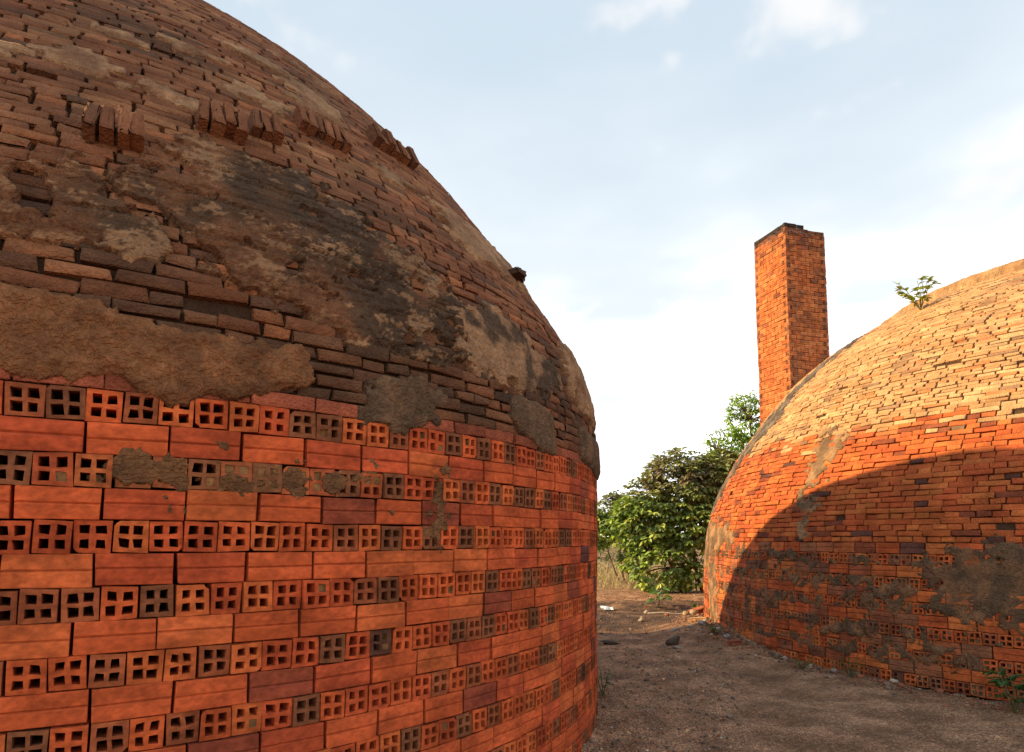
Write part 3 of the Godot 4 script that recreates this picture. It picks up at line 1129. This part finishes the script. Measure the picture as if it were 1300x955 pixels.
func far_kiln() -> void:
	var k := Kiln.new()
	k.at = Vector3(6.34, 0, -6.93)
	k.facing = atan2(-6.34, 6.93)
	k.build([0.0, 0.5, 1.0, 1.3, 1.6, 1.9, 2.2, 2.5, 2.8, 3.1, 3.4, 3.68, 3.84, 3.90],
		[4.185, 4.184, 4.145, 4.082, 3.966, 3.807, 3.607, 3.381, 3.125, 2.75, 2.23, 1.42, 0.60, 0.05])
	var o := thing("brick_kiln", k.at, "sunlit domed kiln at the far side of the path, tan dome over red bricks", "kiln", "domed brick kilns")
	patch(k, o, "mud_coat", [[-55.0, 0.97], [-46, 1.0], [-38, 0.95], [-38, 0.45], [-49, 0.44], [-53.9, 0.47], [-57.5, 0.60], [-56, 0.78]], 0.010, 0.007, 0.005, 0.16, "daub", M.coat, false)
	patch(k, o, "mud_coat", [[-66.0, 0.62], [-61.5, 0.67], [-58, 0.74], [-56, 0.66], [-59.9, 0.54], [-64.1, 0.51]], 0.012, 0.012, 0.006, 0.08, "daub", M.coat, false)
	patch(k, o, "mud_coat", [[-84, 0.93], [-71.7, 0.93], [-66, 0.84], [-67, 0.78], [-74, 0.83], [-81, 0.86]], 0.012, 0.010, 0.006, 0.075, "daub", M.coat, false)
	patch(k, o, "mud_coat", [[-86, 0.76], [-75, 0.74], [-66, 0.66], [-67, 0.60], [-76, 0.67], [-85, 0.68]], 0.012, 0.010, 0.006, 0.07, "daub", M.coat, false)
	patch(k, o, "mud_coat", [[-70, 0.36], [-62, 0.36], [-54, 0.30], [-54, 0.25], [-62, 0.29], [-70, 0.29]], 0.012, 0.010, 0.006, 0.06, "daub", M.coat, false)
	patch(k, o, "mud_coat", [[-72.8, 2.0], [-68.1, 1.93], [-68.3, 1.75], [-69.5, 1.50], [-71.6, 1.36], [-72.2, 1.6]], 0.008, 0.007, 0.005, 0.14, "smear", M.coat, false)
	patch(k, o, "mud_coat", [[-73.4, 1.46], [-71.2, 1.46], [-69.4, 1.20], [-70.4, 1.02], [-71.8, 1.0], [-71.9, 1.2]], 0.008, 0.006, 0.005, 0.13, "smear", M.coat, false)
	patch(k, o, "mud_coat", [[-104, 1.30], [-101, 1.36], [-97.2, 1.70], [-92.6, 1.98], [-88.4, 2.28], [-90.0, 2.55], [-85, 2.9], [-84, 3.1], [-88, 3.1], [-94, 2.6], [-97, 2.2], [-101, 1.8], [-107, 1.4]], 0.014, 0.012, 0.010, 0.17, "ash", M.coat, false)
	patch(k, o, "mud_coat", [[-106, 0.72], [-106, 1.22], [-95, 1.22], [-86, 1.12], [-85, 0.98], [-93, 0.95], [-97, 0.74]], 0.014, 0.008, 0.007, 0.11, "smear", M.coat, false)
	for q in [[-99.0, -72.0, 0.90], [-97.0, -60.0, 0.70], [-95.0, -58.0, 0.53], [-92.0, -56.0, 0.37], [-88.0, -52.0, 0.20], [-66.0, -46.0, 0.86]]:
		patch(k, o, "mud_smear", [[q[0], q[2] + 0.035], [q[1], q[2] + 0.035], [q[1], q[2] - 0.04], [q[0], q[2] - 0.04]], 0.010, 0.004, 0.004, 0.11, "daub", M.coat, false, 0.010)
	patch(k, o, "mud_smear", [[-98.5, 0.95], [-92.5, 0.95], [-91.0, 0.15], [-96.0, 0.12]], 0.010, 0.004, 0.004, 0.14, "smear", M.coat, false, 0.010)
	# a hood of clay over the crown
	var ring := []
	for i in 49:
		ring.append([-170.0 + i * 6.5, 3.44 + 0.05 * n_big.get_noise_1d(i * 0.9)])
	ring.append([142.0, 3.895])
	ring.append([-170.0, 3.895])
	k.gap_below = 0.035
	patch(k, o, "clay_hood", ring, 0.022, 0.085, 0.012, 0.03, "dusty", M.coat, true, 0.012)
	core(k, o, 0.022, 0.99, M.old, "mortar_core", Color(0.11, 0.065, 0.038))
	var ends := {"widths": [0.083], "vary": 0.03, "gap": 0.004, "bed": 0.0035, "wear": 0.3, "proud": 0.007, "missing": 0.0, "kind": 1, "near": false, "lean": 0.0, "fill": far_fill, "mud": Color(0.22, 0.125, 0.066)}
	var sides := {"widths": [0.178], "vary": 0.05, "gap": 0.007, "bed": 0.0045, "wear": 0.3, "proud": 0.007, "missing": 0.002, "kind": 2, "near": false, "lean": 0.0}
	for i in 12:
		course(k, 0.004 + 0.083 * (i + 0.5), 0.083, ends if i % 2 == 0 else sides, far_red)
	var shorts := {"widths": [0.092], "vary": 0.06, "gap": 0.006, "bed": 0.0045, "wear": 0.5, "proud": 0.009, "missing": 0.004, "kind": 0, "near": false, "lean": 0.0}
	var longs := {"widths": [0.182], "vary": 0.05, "gap": 0.006, "bed": 0.0045, "wear": 0.4, "proud": 0.009, "missing": 0.002, "kind": 0, "near": false, "lean": 0.0}
	var worn := {"widths": [0.18, 0.175, 0.10, 0.09, 0.13], "vary": 0.12, "gap": 0.011, "bed": 0.0032, "wear": 0.55, "proud": 0.006, "missing": 0.010, "kind": 0, "near": false, "lean": -0.01}
	var s := 1.0
	var i := 0
	while s < k.length() - 0.03:
		var h := k.row(s + 0.022).y
		if h < 2.0:
			course(k, s + 0.0215, 0.043, shorts if i % 2 == 0 else longs, far_red)
			s += 0.043
		else:
			course(k, s + 0.018, 0.0355, worn, far_tan)
			s += 0.0345
		i += 1
	commit_bricks(k.specs, o, ["brick", "hollow_brick", "grooved_brick"], ["brickwork", "hollow_brickwork", "grooved_brickwork"], [M.old, M.brick, M.brick])

func chimney() -> void:
	var base := Vector3(5.25, 0, -12.25)     # the near corner
	var o := thing("chimney", base, "tall square brick chimney standing behind the sunlit kiln, blackened at its top", "chimney")
	# directions of its two visible faces
	var right := Vector3(sin(deg_to_rad(72.9)), 0, -cos(deg_to_rad(72.9)))        # along the right face, away from the corner
	var left := Vector3(sin(deg_to_rad(342.9)), 0, -cos(deg_to_rad(342.9)))       # along the left face, away from the corner
	var side := 0.926
	var pitch := 0.0817
	var rows := 87
	var specs := []
	var far_at := Vector3(6.34, 0, -6.93)
	for row in rows:
		var y := pitch * (row + 0.5)
		for f in 4:
			var along: Vector3
			var nor: Vector3
			var start: Vector3
			match f:
				0:
					along = right; nor = -left; start = Vector3.ZERO
				1:
					along = -left; nor = -right; start = left * side
				2:
					along = -right; nor = left; start = right * side + left * side
				3:
					along = left; nor = right; start = right * side
			var x := 0.0
			var first := true
			while x < side - 0.01:
				var w := 0.18
				var is_end := false
				if first and row % 2 == (0 if f % 2 == 0 else 1):
					w = 0.09
					is_end = true
				first = false
				if side - x - w < 0.05:
					is_end = side - x < 0.12
					w = side - x
				var sp := Spec.new()
				sp.w = w - 0.007
				sp.h = pitch - 0.007
				sp.d = 0.05
				sp.tn = (nor + along * rf(-0.01, 0.01)).normalized()
				sp.tx = along
				sp.ty = Vector3.UP
				sp.tn = sp.tx.cross(sp.ty).normalized()
				sp.pos = start + along * (x + w * 0.5 + rf(-0.002, 0.002)) + Vector3(0, y + rf(-0.003, 0.003), 0) + nor * (rf(-0.006, 0.005) + 0.006 * sin(y * 2.3 + f))
				sp.kind = 1 if is_end and f < 2 else 2
				sp.lod = 1 if f < 2 else 0
				sp.wear = 0.5
				sp.fill = 0.5
				sp.mud = Color(0.10, 0.06, 0.045)
				sp.col = pick([[5.0, Color(0.66, 0.215, 0.072)], [3.0, Color(0.61, 0.175, 0.058)], [2.0, Color(0.69, 0.25, 0.09)], [0.4, Color(0.40, 0.13, 0.065)]])
				if is_end:
					sp.col = sp.col.lerp(Color(0.16, 0.08, 0.055), 0.5)
				var up := float(row) / rows
				var soot := n_mid.get_noise_3dv(sp.pos * 0.5) + 0.25
				if up > 0.9:
					sp.col = sp.col.lerp(Color(0.08, 0.05, 0.04), clampf((up - 0.9) * 9.0 * (0.35 + soot), 0.0, 0.9))
				if row == rows - 1:
					sp.col = Color(0.06, 0.042, 0.033)
					sp.kind = 2
				elif row == rows - 2 or row == rows - 3 and f == 0 and rng.randf() < 0.5:
					sp.col = sp.col.lerp(Color(0.06, 0.042, 0.033), rf(0.3, 0.8))
				elif f == 0 and soot > 0.42:
					sp.col = sp.col.lerp(Color(0.22, 0.10, 0.06), 0.45)
				sp.area = 0.0
				if f < 2:
					sp.area = seen_area(base + sp.pos, sp.tn, sp.w * sp.h)
					# hidden by the kiln in front
					var p := base + sp.pos
					for t in range(4, 40):
						var q := CAM.lerp(p, t / 40.0)
						var rad := Vector2(q.x - far_at.x, q.z - far_at.z).length()
						if q.y < 1.0 and rad < 4.15 or q.y >= 1.0 and q.y < 3.9 and rad < 4.15 - pow((q.y - 1.0) / 2.9, 1.8) * 3.0:
							sp.area = 0.0
							break
				# the rim has lost bricks towards its right end
				if row == rows - 1 and (f == 0 and x > 0.40 or f > 1) or row == rows - 2 and (f == 0 and x > 0.78 or f == 3):
					x += w
					continue
				specs.append(sp)
				x += w
	var b := Buf.new()
	var inn := 0.02
	var t := pitch * rows - 0.17
	var p0 := (right + left) * inn
	var p1 := right * (side - inn) + left * inn
	var p2 := (right + left) * (side - inn)
	var p3 := left * (side - inn) + right * inn
	var up_ := Vector3(0, t, 0)
	var mc := Color(0.13, 0.07, 0.045)
	b.quad(p0, p0 + up_, p1 + up_, p1, -left, mc)
	b.quad(p3, p3 + up_, p0 + up_, p0, -right, mc)
	b.quad(p2, p2 + up_, p3 + up_, p3, left, mc)
	b.quad(p1, p1 + up_, p2 + up_, p2, right, mc)
	b.quad(p0 + up_, p3 + up_, p2 + up_, p1 + up_, Vector3.UP, Color(0.03, 0.025, 0.02))
	part("mortar_core", b, M.old, o)
	commit_bricks(specs, o, ["brick", "hollow_brick", "grooved_brick"], ["brickwork", "hollow_brickwork", "grooved_brickwork"], [M.brick, M.brick, M.brick])

func plants() -> void:
	var dark := [Color(0.18, 0.27, 0.06), Color(0.25, 0.35, 0.075), Color(0.36, 0.43, 0.10), Color(0.13, 0.20, 0.065)]
	# the big bush beside the far kiln
	var b := thing("leafy_bush", Vector3(3.1, 0, -12.9), "large dark green bush with purplish top leaves beside the sunlit kiln", "bush", "bushes behind the path")
	bush(b, [[Vector3(0.55, 0, 0.1), Vector3(0.3, 2.1, 0), 0.035], [Vector3(0.7, 0, 0), Vector3(0.9, 2.2, -0.2), 0.035], [Vector3(0.35, 0, -0.1), Vector3(-0.3, 1.9, 0.1), 0.03], [Vector3(0.8, 0, 0.2), Vector3(1.3, 2.0, 0.1), 0.03], [Vector3(0.15, 0, 0.1), Vector3(-0.6, 1.4, 0.1), 0.026], [Vector3(0.95, 0, -0.1), Vector3(0.6, 1.6, 0.3), 0.025]],
		[[Vector3(0.2, 2.05, 0), Vector3(0.75, 0.72, 0.7)], [Vector3(-0.40, 1.5, 0), Vector3(0.66, 0.74, 0.6)], [Vector3(1.0, 2.0, 0), Vector3(0.7, 0.75, 0.7)], [Vector3(-0.25, 0.55, 0.2), Vector3(0.65, 0.55, 0.45)], [Vector3(0.3, 0.35, 0.2), Vector3(0.35, 0.3, 0.3)], [Vector3(0.35, 1.3, 0.2), Vector3(0.6, 0.6, 0.5)], [Vector3(0.9, 1.35, -0.1), Vector3(0.5, 0.6, 0.5)], [Vector3(-0.75, 1.3, 0), Vector3(0.45, 0.5, 0.4)]],
		2700, 0.145, 0.07, dark, Color(0.22, 0.14, 0.135), 1.6)
	var b2 := thing("leafy_bush", Vector3(2.55, 0, -15.6), "small sparse bush with bare lower stems beside the near kiln's edge", "bush", "bushes behind the path")
	bush(b2, [[Vector3(0.1, 0, 0), Vector3(-0.2, 1.6, 0), 0.03], [Vector3(0.15, 0, 0.1), Vector3(0.45, 1.7, 0.1), 0.026], [Vector3(0, 0, -0.1), Vector3(-0.55, 1.3, 0.1), 0.022]],
		[[Vector3(0, 1.6, 0), Vector3(0.6, 0.55, 0.5)], [Vector3(-0.5, 1.25, 0), Vector3(0.4, 0.4, 0.4)], [Vector3(0.5, 1.35, 0), Vector3(0.45, 0.5, 0.4)], [Vector3(0.25, 0.55, 0.2), Vector3(0.35, 0.25, 0.3)]],
		700, 0.15, 0.07, dark, Color(0.19, 0.12, 0.11), 1.5)
	var b3 := thing("bright_tree", Vector3(6.1, 0, -16.5), "bright green feathery tree behind the chimney", "tree")
	var tr := [[Vector3(0, 0, 0), Vector3(-0.1, 4.0, 0), 0.08], [Vector3(0, 1.0, 0), Vector3(-1.0, 3.2, 0.1), 0.045], [Vector3(0, 1.4, 0), Vector3(0.9, 3.6, 0.1), 0.045]]
	bush(b3, tr, [[Vector3(-0.2, 4.1, 0), Vector3(0.45, 0.75, 0.5)], [Vector3(-0.75, 3.35, 0), Vector3(0.5, 0.45, 0.5)], [Vector3(-1.25, 2.6, 0), Vector3(0.6, 0.38, 0.5)], [Vector3(-0.4, 2.4, 0), Vector3(0.6, 0.5, 0.6)], [Vector3(0.8, 3.6, 0), Vector3(0.7, 0.7, 0.6)]],
		1300, 0.15, 0.045, [Color(0.24, 0.38, 0.055), Color(0.19, 0.32, 0.05), Color(0.30, 0.42, 0.07)], Color(0.30, 0.42, 0.07), 9.0)
	# a line of scrub that closes the view low down
	var far := thing("scrub", Vector3(4.0, 0, -24.0), "low pale scrub seen through the gap between the bushes", "scrub")
	bush(far, [[Vector3(-1, 0, 0), Vector3(-1.2, 0.7, 0), 0.02], [Vector3(0.4, 0, 0), Vector3(0.6, 0.7, 0), 0.02]], [[Vector3(-1.2, 0.5, 0), Vector3(1.1, 0.55, 0.8)], [Vector3(0.8, 0.55, 0), Vector3(1.4, 0.6, 0.8)]], 260, 0.16, 0.05, [Color(0.17, 0.19, 0.07), Color(0.22, 0.20, 0.09)], Color(0.2, 0.2, 0.1), 9.0)
	# woodland along the horizon, one far-off mass
	var wood := Buf.new()
	for i in 1500:
		var x := rf(-70.0, 90.0)
		var p := Vector3(x, 0.0, -85.0 + rf(-6.0, 6.0))
		var top := 2.0 + 1.6 * n_mid.get_noise_1d(x * 0.12)
		p.y = rf(0.1, 1.0) * top
		rosette(wood, p, Vector3.UP, 5, 0.9, 0.5, Color(0.13, 0.16, 0.07))
	tag(part("woodland", wood, M.leaf, self), "low strip of green woodland along the horizon behind the bushes", "woodland", "", "stuff")
	# dry grass
	var g := Buf.new()
	for i in 2600:
		var z := rf(-13.6, -22.0)
		var x := rf(0.09, 0.30) * -z + rf(-0.5, 0.5)
		if z > -15.0 and x > 2.9:
			continue
		var p := on_ground(x, z, -0.01)
		var a := rf(0, TAU)
		var len := rf(0.12, 0.5) * clampf((-z - 13.0) * 0.4, 0.35, 1.0)
		var d := Vector3(cos(a) * 0.35, 1.0, sin(a) * 0.35).normalized() * len
		var sd := Vector3(-sin(a), 0, cos(a)) * 0.007
		var col := Color(0.42, 0.32, 0.15).lerp(Color(0.23, 0.24, 0.07), rng.randf() * rng.randf())
		g.tri(p - sd, p + d * 0.6 + Vector3(0, 0.0, 0), p + sd, col)
		g.tri(p + d * 0.6 - sd, p + d + Vector3(cos(a), -0.2, sin(a)) * len * 0.3, p + d * 0.6 + sd, col)
	tag(part("dry_grass", g, M.straw, self), "dry yellow grass growing beneath and behind the bushes", "grass", "", "stuff")
	# small plants
	var p1 := thing("sapling", on_ground(2.18, -9.95), "small sapling with broad leaves standing on the dark earth", "plant")
	sapling(p1)
	var p2 := thing("weed", on_ground(2.46, -8.85), "bright green weed at the foot of the sunlit kiln beside the red slab", "weed", "weeds along the kiln foot")
	sprig(p2, 0.16, 7, 5, 0.07, 0.03, Color(0.10, 0.17, 0.03), 0.8)
	var p3 := thing("weed", on_ground(1.98, -6.5), "small weed against the wall just past the sunlit strip", "weed", "weeds along the kiln foot")
	sprig(p3, 0.10, 6, 4, 0.05, 0.025, Color(0.09, 0.13, 0.03), 1.0)
	var p4 := thing("weed", on_ground(2.5, -4.98), "yellowing weed at the wall foot under the hollow bricks", "weed", "weeds along the kiln foot")
	sprig(p4, 0.17, 8, 6, 0.035, 0.014, Color(0.15, 0.15, 0.04), 0.7)
	var p5 := thing("weed", on_ground(2.28, -5.3), "low olive weed spreading in front of the wall foot", "weed", "weeds along the kiln foot")
	sprig(p5, 0.09, 8, 5, 0.04, 0.015, Color(0.12, 0.13, 0.04), 1.2)
	var p6 := thing("broadleaf_plant", on_ground(2.98, -4.02), "blue-green broad-leaved plant at the bottom right corner by the wall", "plant")
	sprig(p6, 0.27, 9, 6, 0.10, 0.04, Color(0.05, 0.11, 0.035), 0.6)
	var p7 := thing("weed", on_ground(0.60, -4.45), "spindly weed on the path beside the near kiln wall", "weed")
	sprig(p7, 0.17, 4, 5, 0.05, 0.02, Color(0.11, 0.13, 0.04), 0.5)
	var k := Vector3(6.34, 0, -6.93)
	var az := deg_to_rad(-71.5)
	var p8 := thing("fern", k + Vector3(2.60 * sin(az), 3.20, 2.60 * cos(az)), "yellow-green plant sprouting from the tan dome under its clay hood", "plant")
	sprig(p8, 0.30, 12, 8, 0.085, 0.036, Color(0.30, 0.34, 0.05), 0.8)

func sapling(o: Node3D) -> void:
	var st := Buf.new()
	var f := Buf.new()
	var pts := bend(Vector3(0, -0.02, 0), Vector3(0.02, 0.30, 0), 0.0, 0.006, 5)
	tube(st, pts, 0.007, 0.004, Color(0.18, 0.13, 0.07), 5)
	for i in 16:
		var a := TAU * i * 0.38
		var t := 0.45 + 0.55 * i / 16.0
		var p := pts[mini(int(t * 5.0), 5)]
		var d := Vector3(cos(a), rf(-0.1, 0.35), sin(a))
		var e := p + d * 0.06
		tube(st, bend(p, e, 0.01, 0.0, 2), 0.003, 0.002, Color(0.17, 0.16, 0.06), 4)
		leaf(f, e, d, Vector3.UP, rf(0.13, 0.20), rf(0.09, 0.13), mul(Color(0.10, 0.20, 0.055), rf(0.7, 1.3)))
	part("stem", st, M.bark, o)
	part("foliage", f, M.leaf, o, Vector3.ZERO, "stuff")

func stone(called: String, x: float, z: float, size: Vector3, turn: float, col: Color, label: String, category: String, group := "") -> void:
	var b := Buf.new()
	lump(b, Vector3(0, size.y * 0.25, 0), size * 0.85, turn, mul(col, 0.8), 12, 8, 0.75)
	var o := part(called, b, M.brick, self, on_ground(x, z))
	tag(o, label, category, group)

func slab(called: String, x: float, z: float, size: Vector3, turn: float, lean: float, col: Color, label: String, category: String, group := "") -> void:
	var sp := Spec.new()
	var basis := Basis(Vector3.UP, turn) * Basis(Vector3.BACK, lean)
	sp.tx = basis.x
	sp.tn = basis.y
	sp.ty = sp.tn.cross(sp.tx)
	sp.w = size.x
	sp.h = size.z
	sp.d = size.y
	sp.pos = Vector3(0, size.y * 0.75 + absf(sin(lean)) * size.x * 0.45, 0)
	sp.kind = 0
	sp.lod = 2
	sp.wear = 1.2
	sp.col = col
	var b := Buf.new()
	emit(b, sp, Vector3.ZERO)
	var o := part(called, b, M.brick, self, on_ground(x, z))
	tag(o, label, category, group)

func litter() -> void:
	slab("brick_slab", 2.40, -8.70, Vector3(0.24, 0.05, 0.14), 0.45, 0.28, Color(0.40, 0.13, 0.06), "dark red brick slab leaning at the sunlit kiln's foot", "brick")
	slab("brick_slab", 2.02, -7.30, Vector3(0.20, 0.03, 0.10), -0.5, 0.10, Color(0.52, 0.30, 0.16), "pale flat brick piece lying at the foot of the sunlit strip", "brick")
	slab("brick_half", 2.02, -6.10, Vector3(0.11, 0.05, 0.085), 0.25, 0.03, Color(0.33, 0.10, 0.055), "red half brick lying alone on the dark ground before the wall", "brick")
	slab("brick_shard", 2.10, -5.95, Vector3(0.09, 0.025, 0.06), -0.3, 0.06, Color(0.40, 0.20, 0.12), "flat orange brick shard beside the red half brick", "brick shard")
	stone("stone", 1.62, -8.35, Vector3(0.09, 0.07, 0.08), 0.4, Color(0.62, 0.50, 0.36), "pale round stone by itself in the middle of the path", "stone")
	stone("stone", 2.16, -8.30, Vector3(0.12, 0.07, 0.09), 1.2, Color(0.55, 0.38, 0.22), "ochre lump in the heap of rubble near the red slab", "stone", "rubble by the sunlit kiln")
	stone("stone", 2.28, -8.42, Vector3(0.10, 0.08, 0.09), 2.0, Color(0.63, 0.55, 0.46), "whitish stone in the heap of rubble near the red slab", "stone", "rubble by the sunlit kiln")
	stone("stone", 2.25, -8.30, Vector3(0.11, 0.09, 0.10), 0.1, Color(0.60, 0.44, 0.27), "tan stone between the red slab and the pale flat brick", "stone", "rubble by the sunlit kiln")
	stone("stone", 1.98, -7.00, Vector3(0.11, 0.06, 0.09), 0.8, Color(0.50, 0.46, 0.42), "grey stone close to the wall weed past the sunlit strip", "stone")
	stone("stone", 1.72, -7.05, Vector3(0.12, 0.03, 0.06), 0.3, Color(0.60, 0.50, 0.44), "long flat whitish stone in mid path", "stone", "flat white stones in mid path")
	stone("stone", 1.87, -7.03, Vector3(0.07, 0.03, 0.05), 0.9, Color(0.68, 0.62, 0.56), "short flat whitish stone just beside the long one in mid path", "stone", "flat white stones in mid path")
	stone("clod", 1.55, -6.45, Vector3(0.13, 0.11, 0.11), 0.3, Color(0.20, 0.15, 0.12), "grey-brown clod standing up in the middle of the path", "clod")
	stone("stone", 1.55, -6.28, Vector3(0.07, 0.04, 0.05), 0.3, Color(0.58, 0.52, 0.46), "little pale stone in front of the standing clod", "stone")
	stone("stone", 2.03, -6.35, Vector3(0.06, 0.04, 0.05), 1.3, Color(0.62, 0.58, 0.54), "little white stone behind the red half brick", "stone")
	stone("clod", 0.98, -6.60, Vector3(0.26, 0.05, 0.12), 0.4, Color(0.12, 0.085, 0.065), "long dark clod lying flat on the path", "clod")
	stone("stone", 1.86, -9.25, Vector3(0.07, 0.06, 0.06), 0.2, Color(0.66, 0.56, 0.46), "small light stone on the dark earth in front of the sapling", "stone")
	# twig
	var t := Buf.new()
	tube(t, PackedVector3Array([Vector3(-0.22, 0.01, -0.08), Vector3(-0.05, 0.03, -0.02), Vector3(0.1, 0.02, 0.02), Vector3(0.24, 0.02, 0.05)]), 0.011, 0.006, Color(0.66, 0.55, 0.44), 6)
	tag(part("twig", t, M.bark, self, on_ground(2.0, -8.75, 0.01)), "pale bare twig lying across the dark earth", "twig")
	var t2 := Buf.new()
	tube(t2, PackedVector3Array([Vector3(-0.25, 0.01, 0.05), Vector3(0, 0.02, 0.0), Vector3(0.26, 0.012, -0.06)]), 0.004, 0.003, Color(0.42, 0.33, 0.22), 5)
	tag(part("twig", t2, M.bark, self, on_ground(1.88, -6.75, 0.01)), "thin brown straw pointing at the wall weed", "twig")
	# crumpled white wrapper
	var pb := Buf.new()
	var nx := 9
	var at := []
	for j in 6:
		for i in nx:
			at.append(Vector3((i - 4) * 0.022 + rf(-0.012, 0.012), absf(rf(0.0, 0.05)) * (1.0 if j > 0 and j < 5 else 0.2) + 0.005, (j - 2.5) * 0.035 + rf(-0.012, 0.012)))
	for j in 5:
		for i in nx - 1:
			pb.tri(at[j * nx + i], at[(j + 1) * nx + i], at[(j + 1) * nx + i + 1], Color(0.50, 0.54, 0.58))
			pb.tri(at[j * nx + i], at[(j + 1) * nx + i + 1], at[j * nx + i + 1], Color(0.46, 0.50, 0.54))
	tag(part("plastic_scrap", pb, M.plastic, self, on_ground(1.38, -9.75)), "crumpled white plastic scrap on the ground beside the near kiln", "litter")
	# fine gravel and fallen leaves
	var gr := Buf.new()
	for i in 2600:
		var z := -rf(3.2, 12.5)
		var x := rf(0.02, 0.34) * -z
		if Vector2(x - 6.34, z + 6.93).length() < 4.22:
			continue
		var sz := rf(0.006, 0.022) * (2.0 if rng.randf() < 0.08 else 1.0)
		var col := pick([[3.0, Color(0.30, 0.21, 0.15)], [2.0, Color(0.16, 0.12, 0.10)], [1.0, Color(0.42, 0.16, 0.08)], [0.7, Color(0.55, 0.47, 0.38)]])
		lump(gr, on_ground(x, z, sz * 0.15), Vector3(sz, sz * 0.55, sz * rf(0.6, 1.0)), rf(0, TAU), col)
	for i in 900:
		# crumbled brick gathered along the wall of the sunlit kiln
		var a := deg_to_rad(rf(-112.0, -46.0))
		var rr := 4.20 + absf(rng.randfn(0.0, 0.16))
		var sz := rf(0.008, 0.028) * (2.2 if rng.randf() < 0.1 else 1.0)
		var p := on_ground(6.34 + rr * sin(a), -6.93 + rr * cos(a), sz * 0.15)
		lump(gr, p, Vector3(sz, sz * 0.6, sz * rf(0.6, 1.0)), rf(0, TAU), pick([[3.0, Color(0.38, 0.15, 0.08)], [2.0, Color(0.28, 0.19, 0.13)], [1.0, Color(0.15, 0.11, 0.09)], [0.5, Color(0.5, 0.42, 0.33)]]))
	tag(part("gravel", gr, M.brick, self), "small grit and brick crumbs strewn over the path", "gravel", "", "stuff")
	var lf := Buf.new()
	for i in 700:
		var z := -rf(3.4, 14.0)
		if z > -10.0 and rng.randf() < 0.85:
			continue
		var x := rf(0.08, 0.33) * -z
		if Vector2(x - 6.34, z + 6.93).length() < 4.25:
			continue
		var a := rf(0, TAU)
		leaf(lf, on_ground(x, z, 0.012), Vector3(cos(a), rf(-0.05, 0.25), sin(a)), Vector3.UP, rf(0.03, 0.075), rf(0.015, 0.032), pick([[3.0, Color(0.30, 0.16, 0.07)], [2.0, Color(0.20, 0.10, 0.05)], [1.0, Color(0.48, 0.30, 0.13)]]))
	tag(part("fallen_leaves", lf, M.straw, self), "dry brown leaves fallen on the path under the bush", "leaves", "", "stuff")
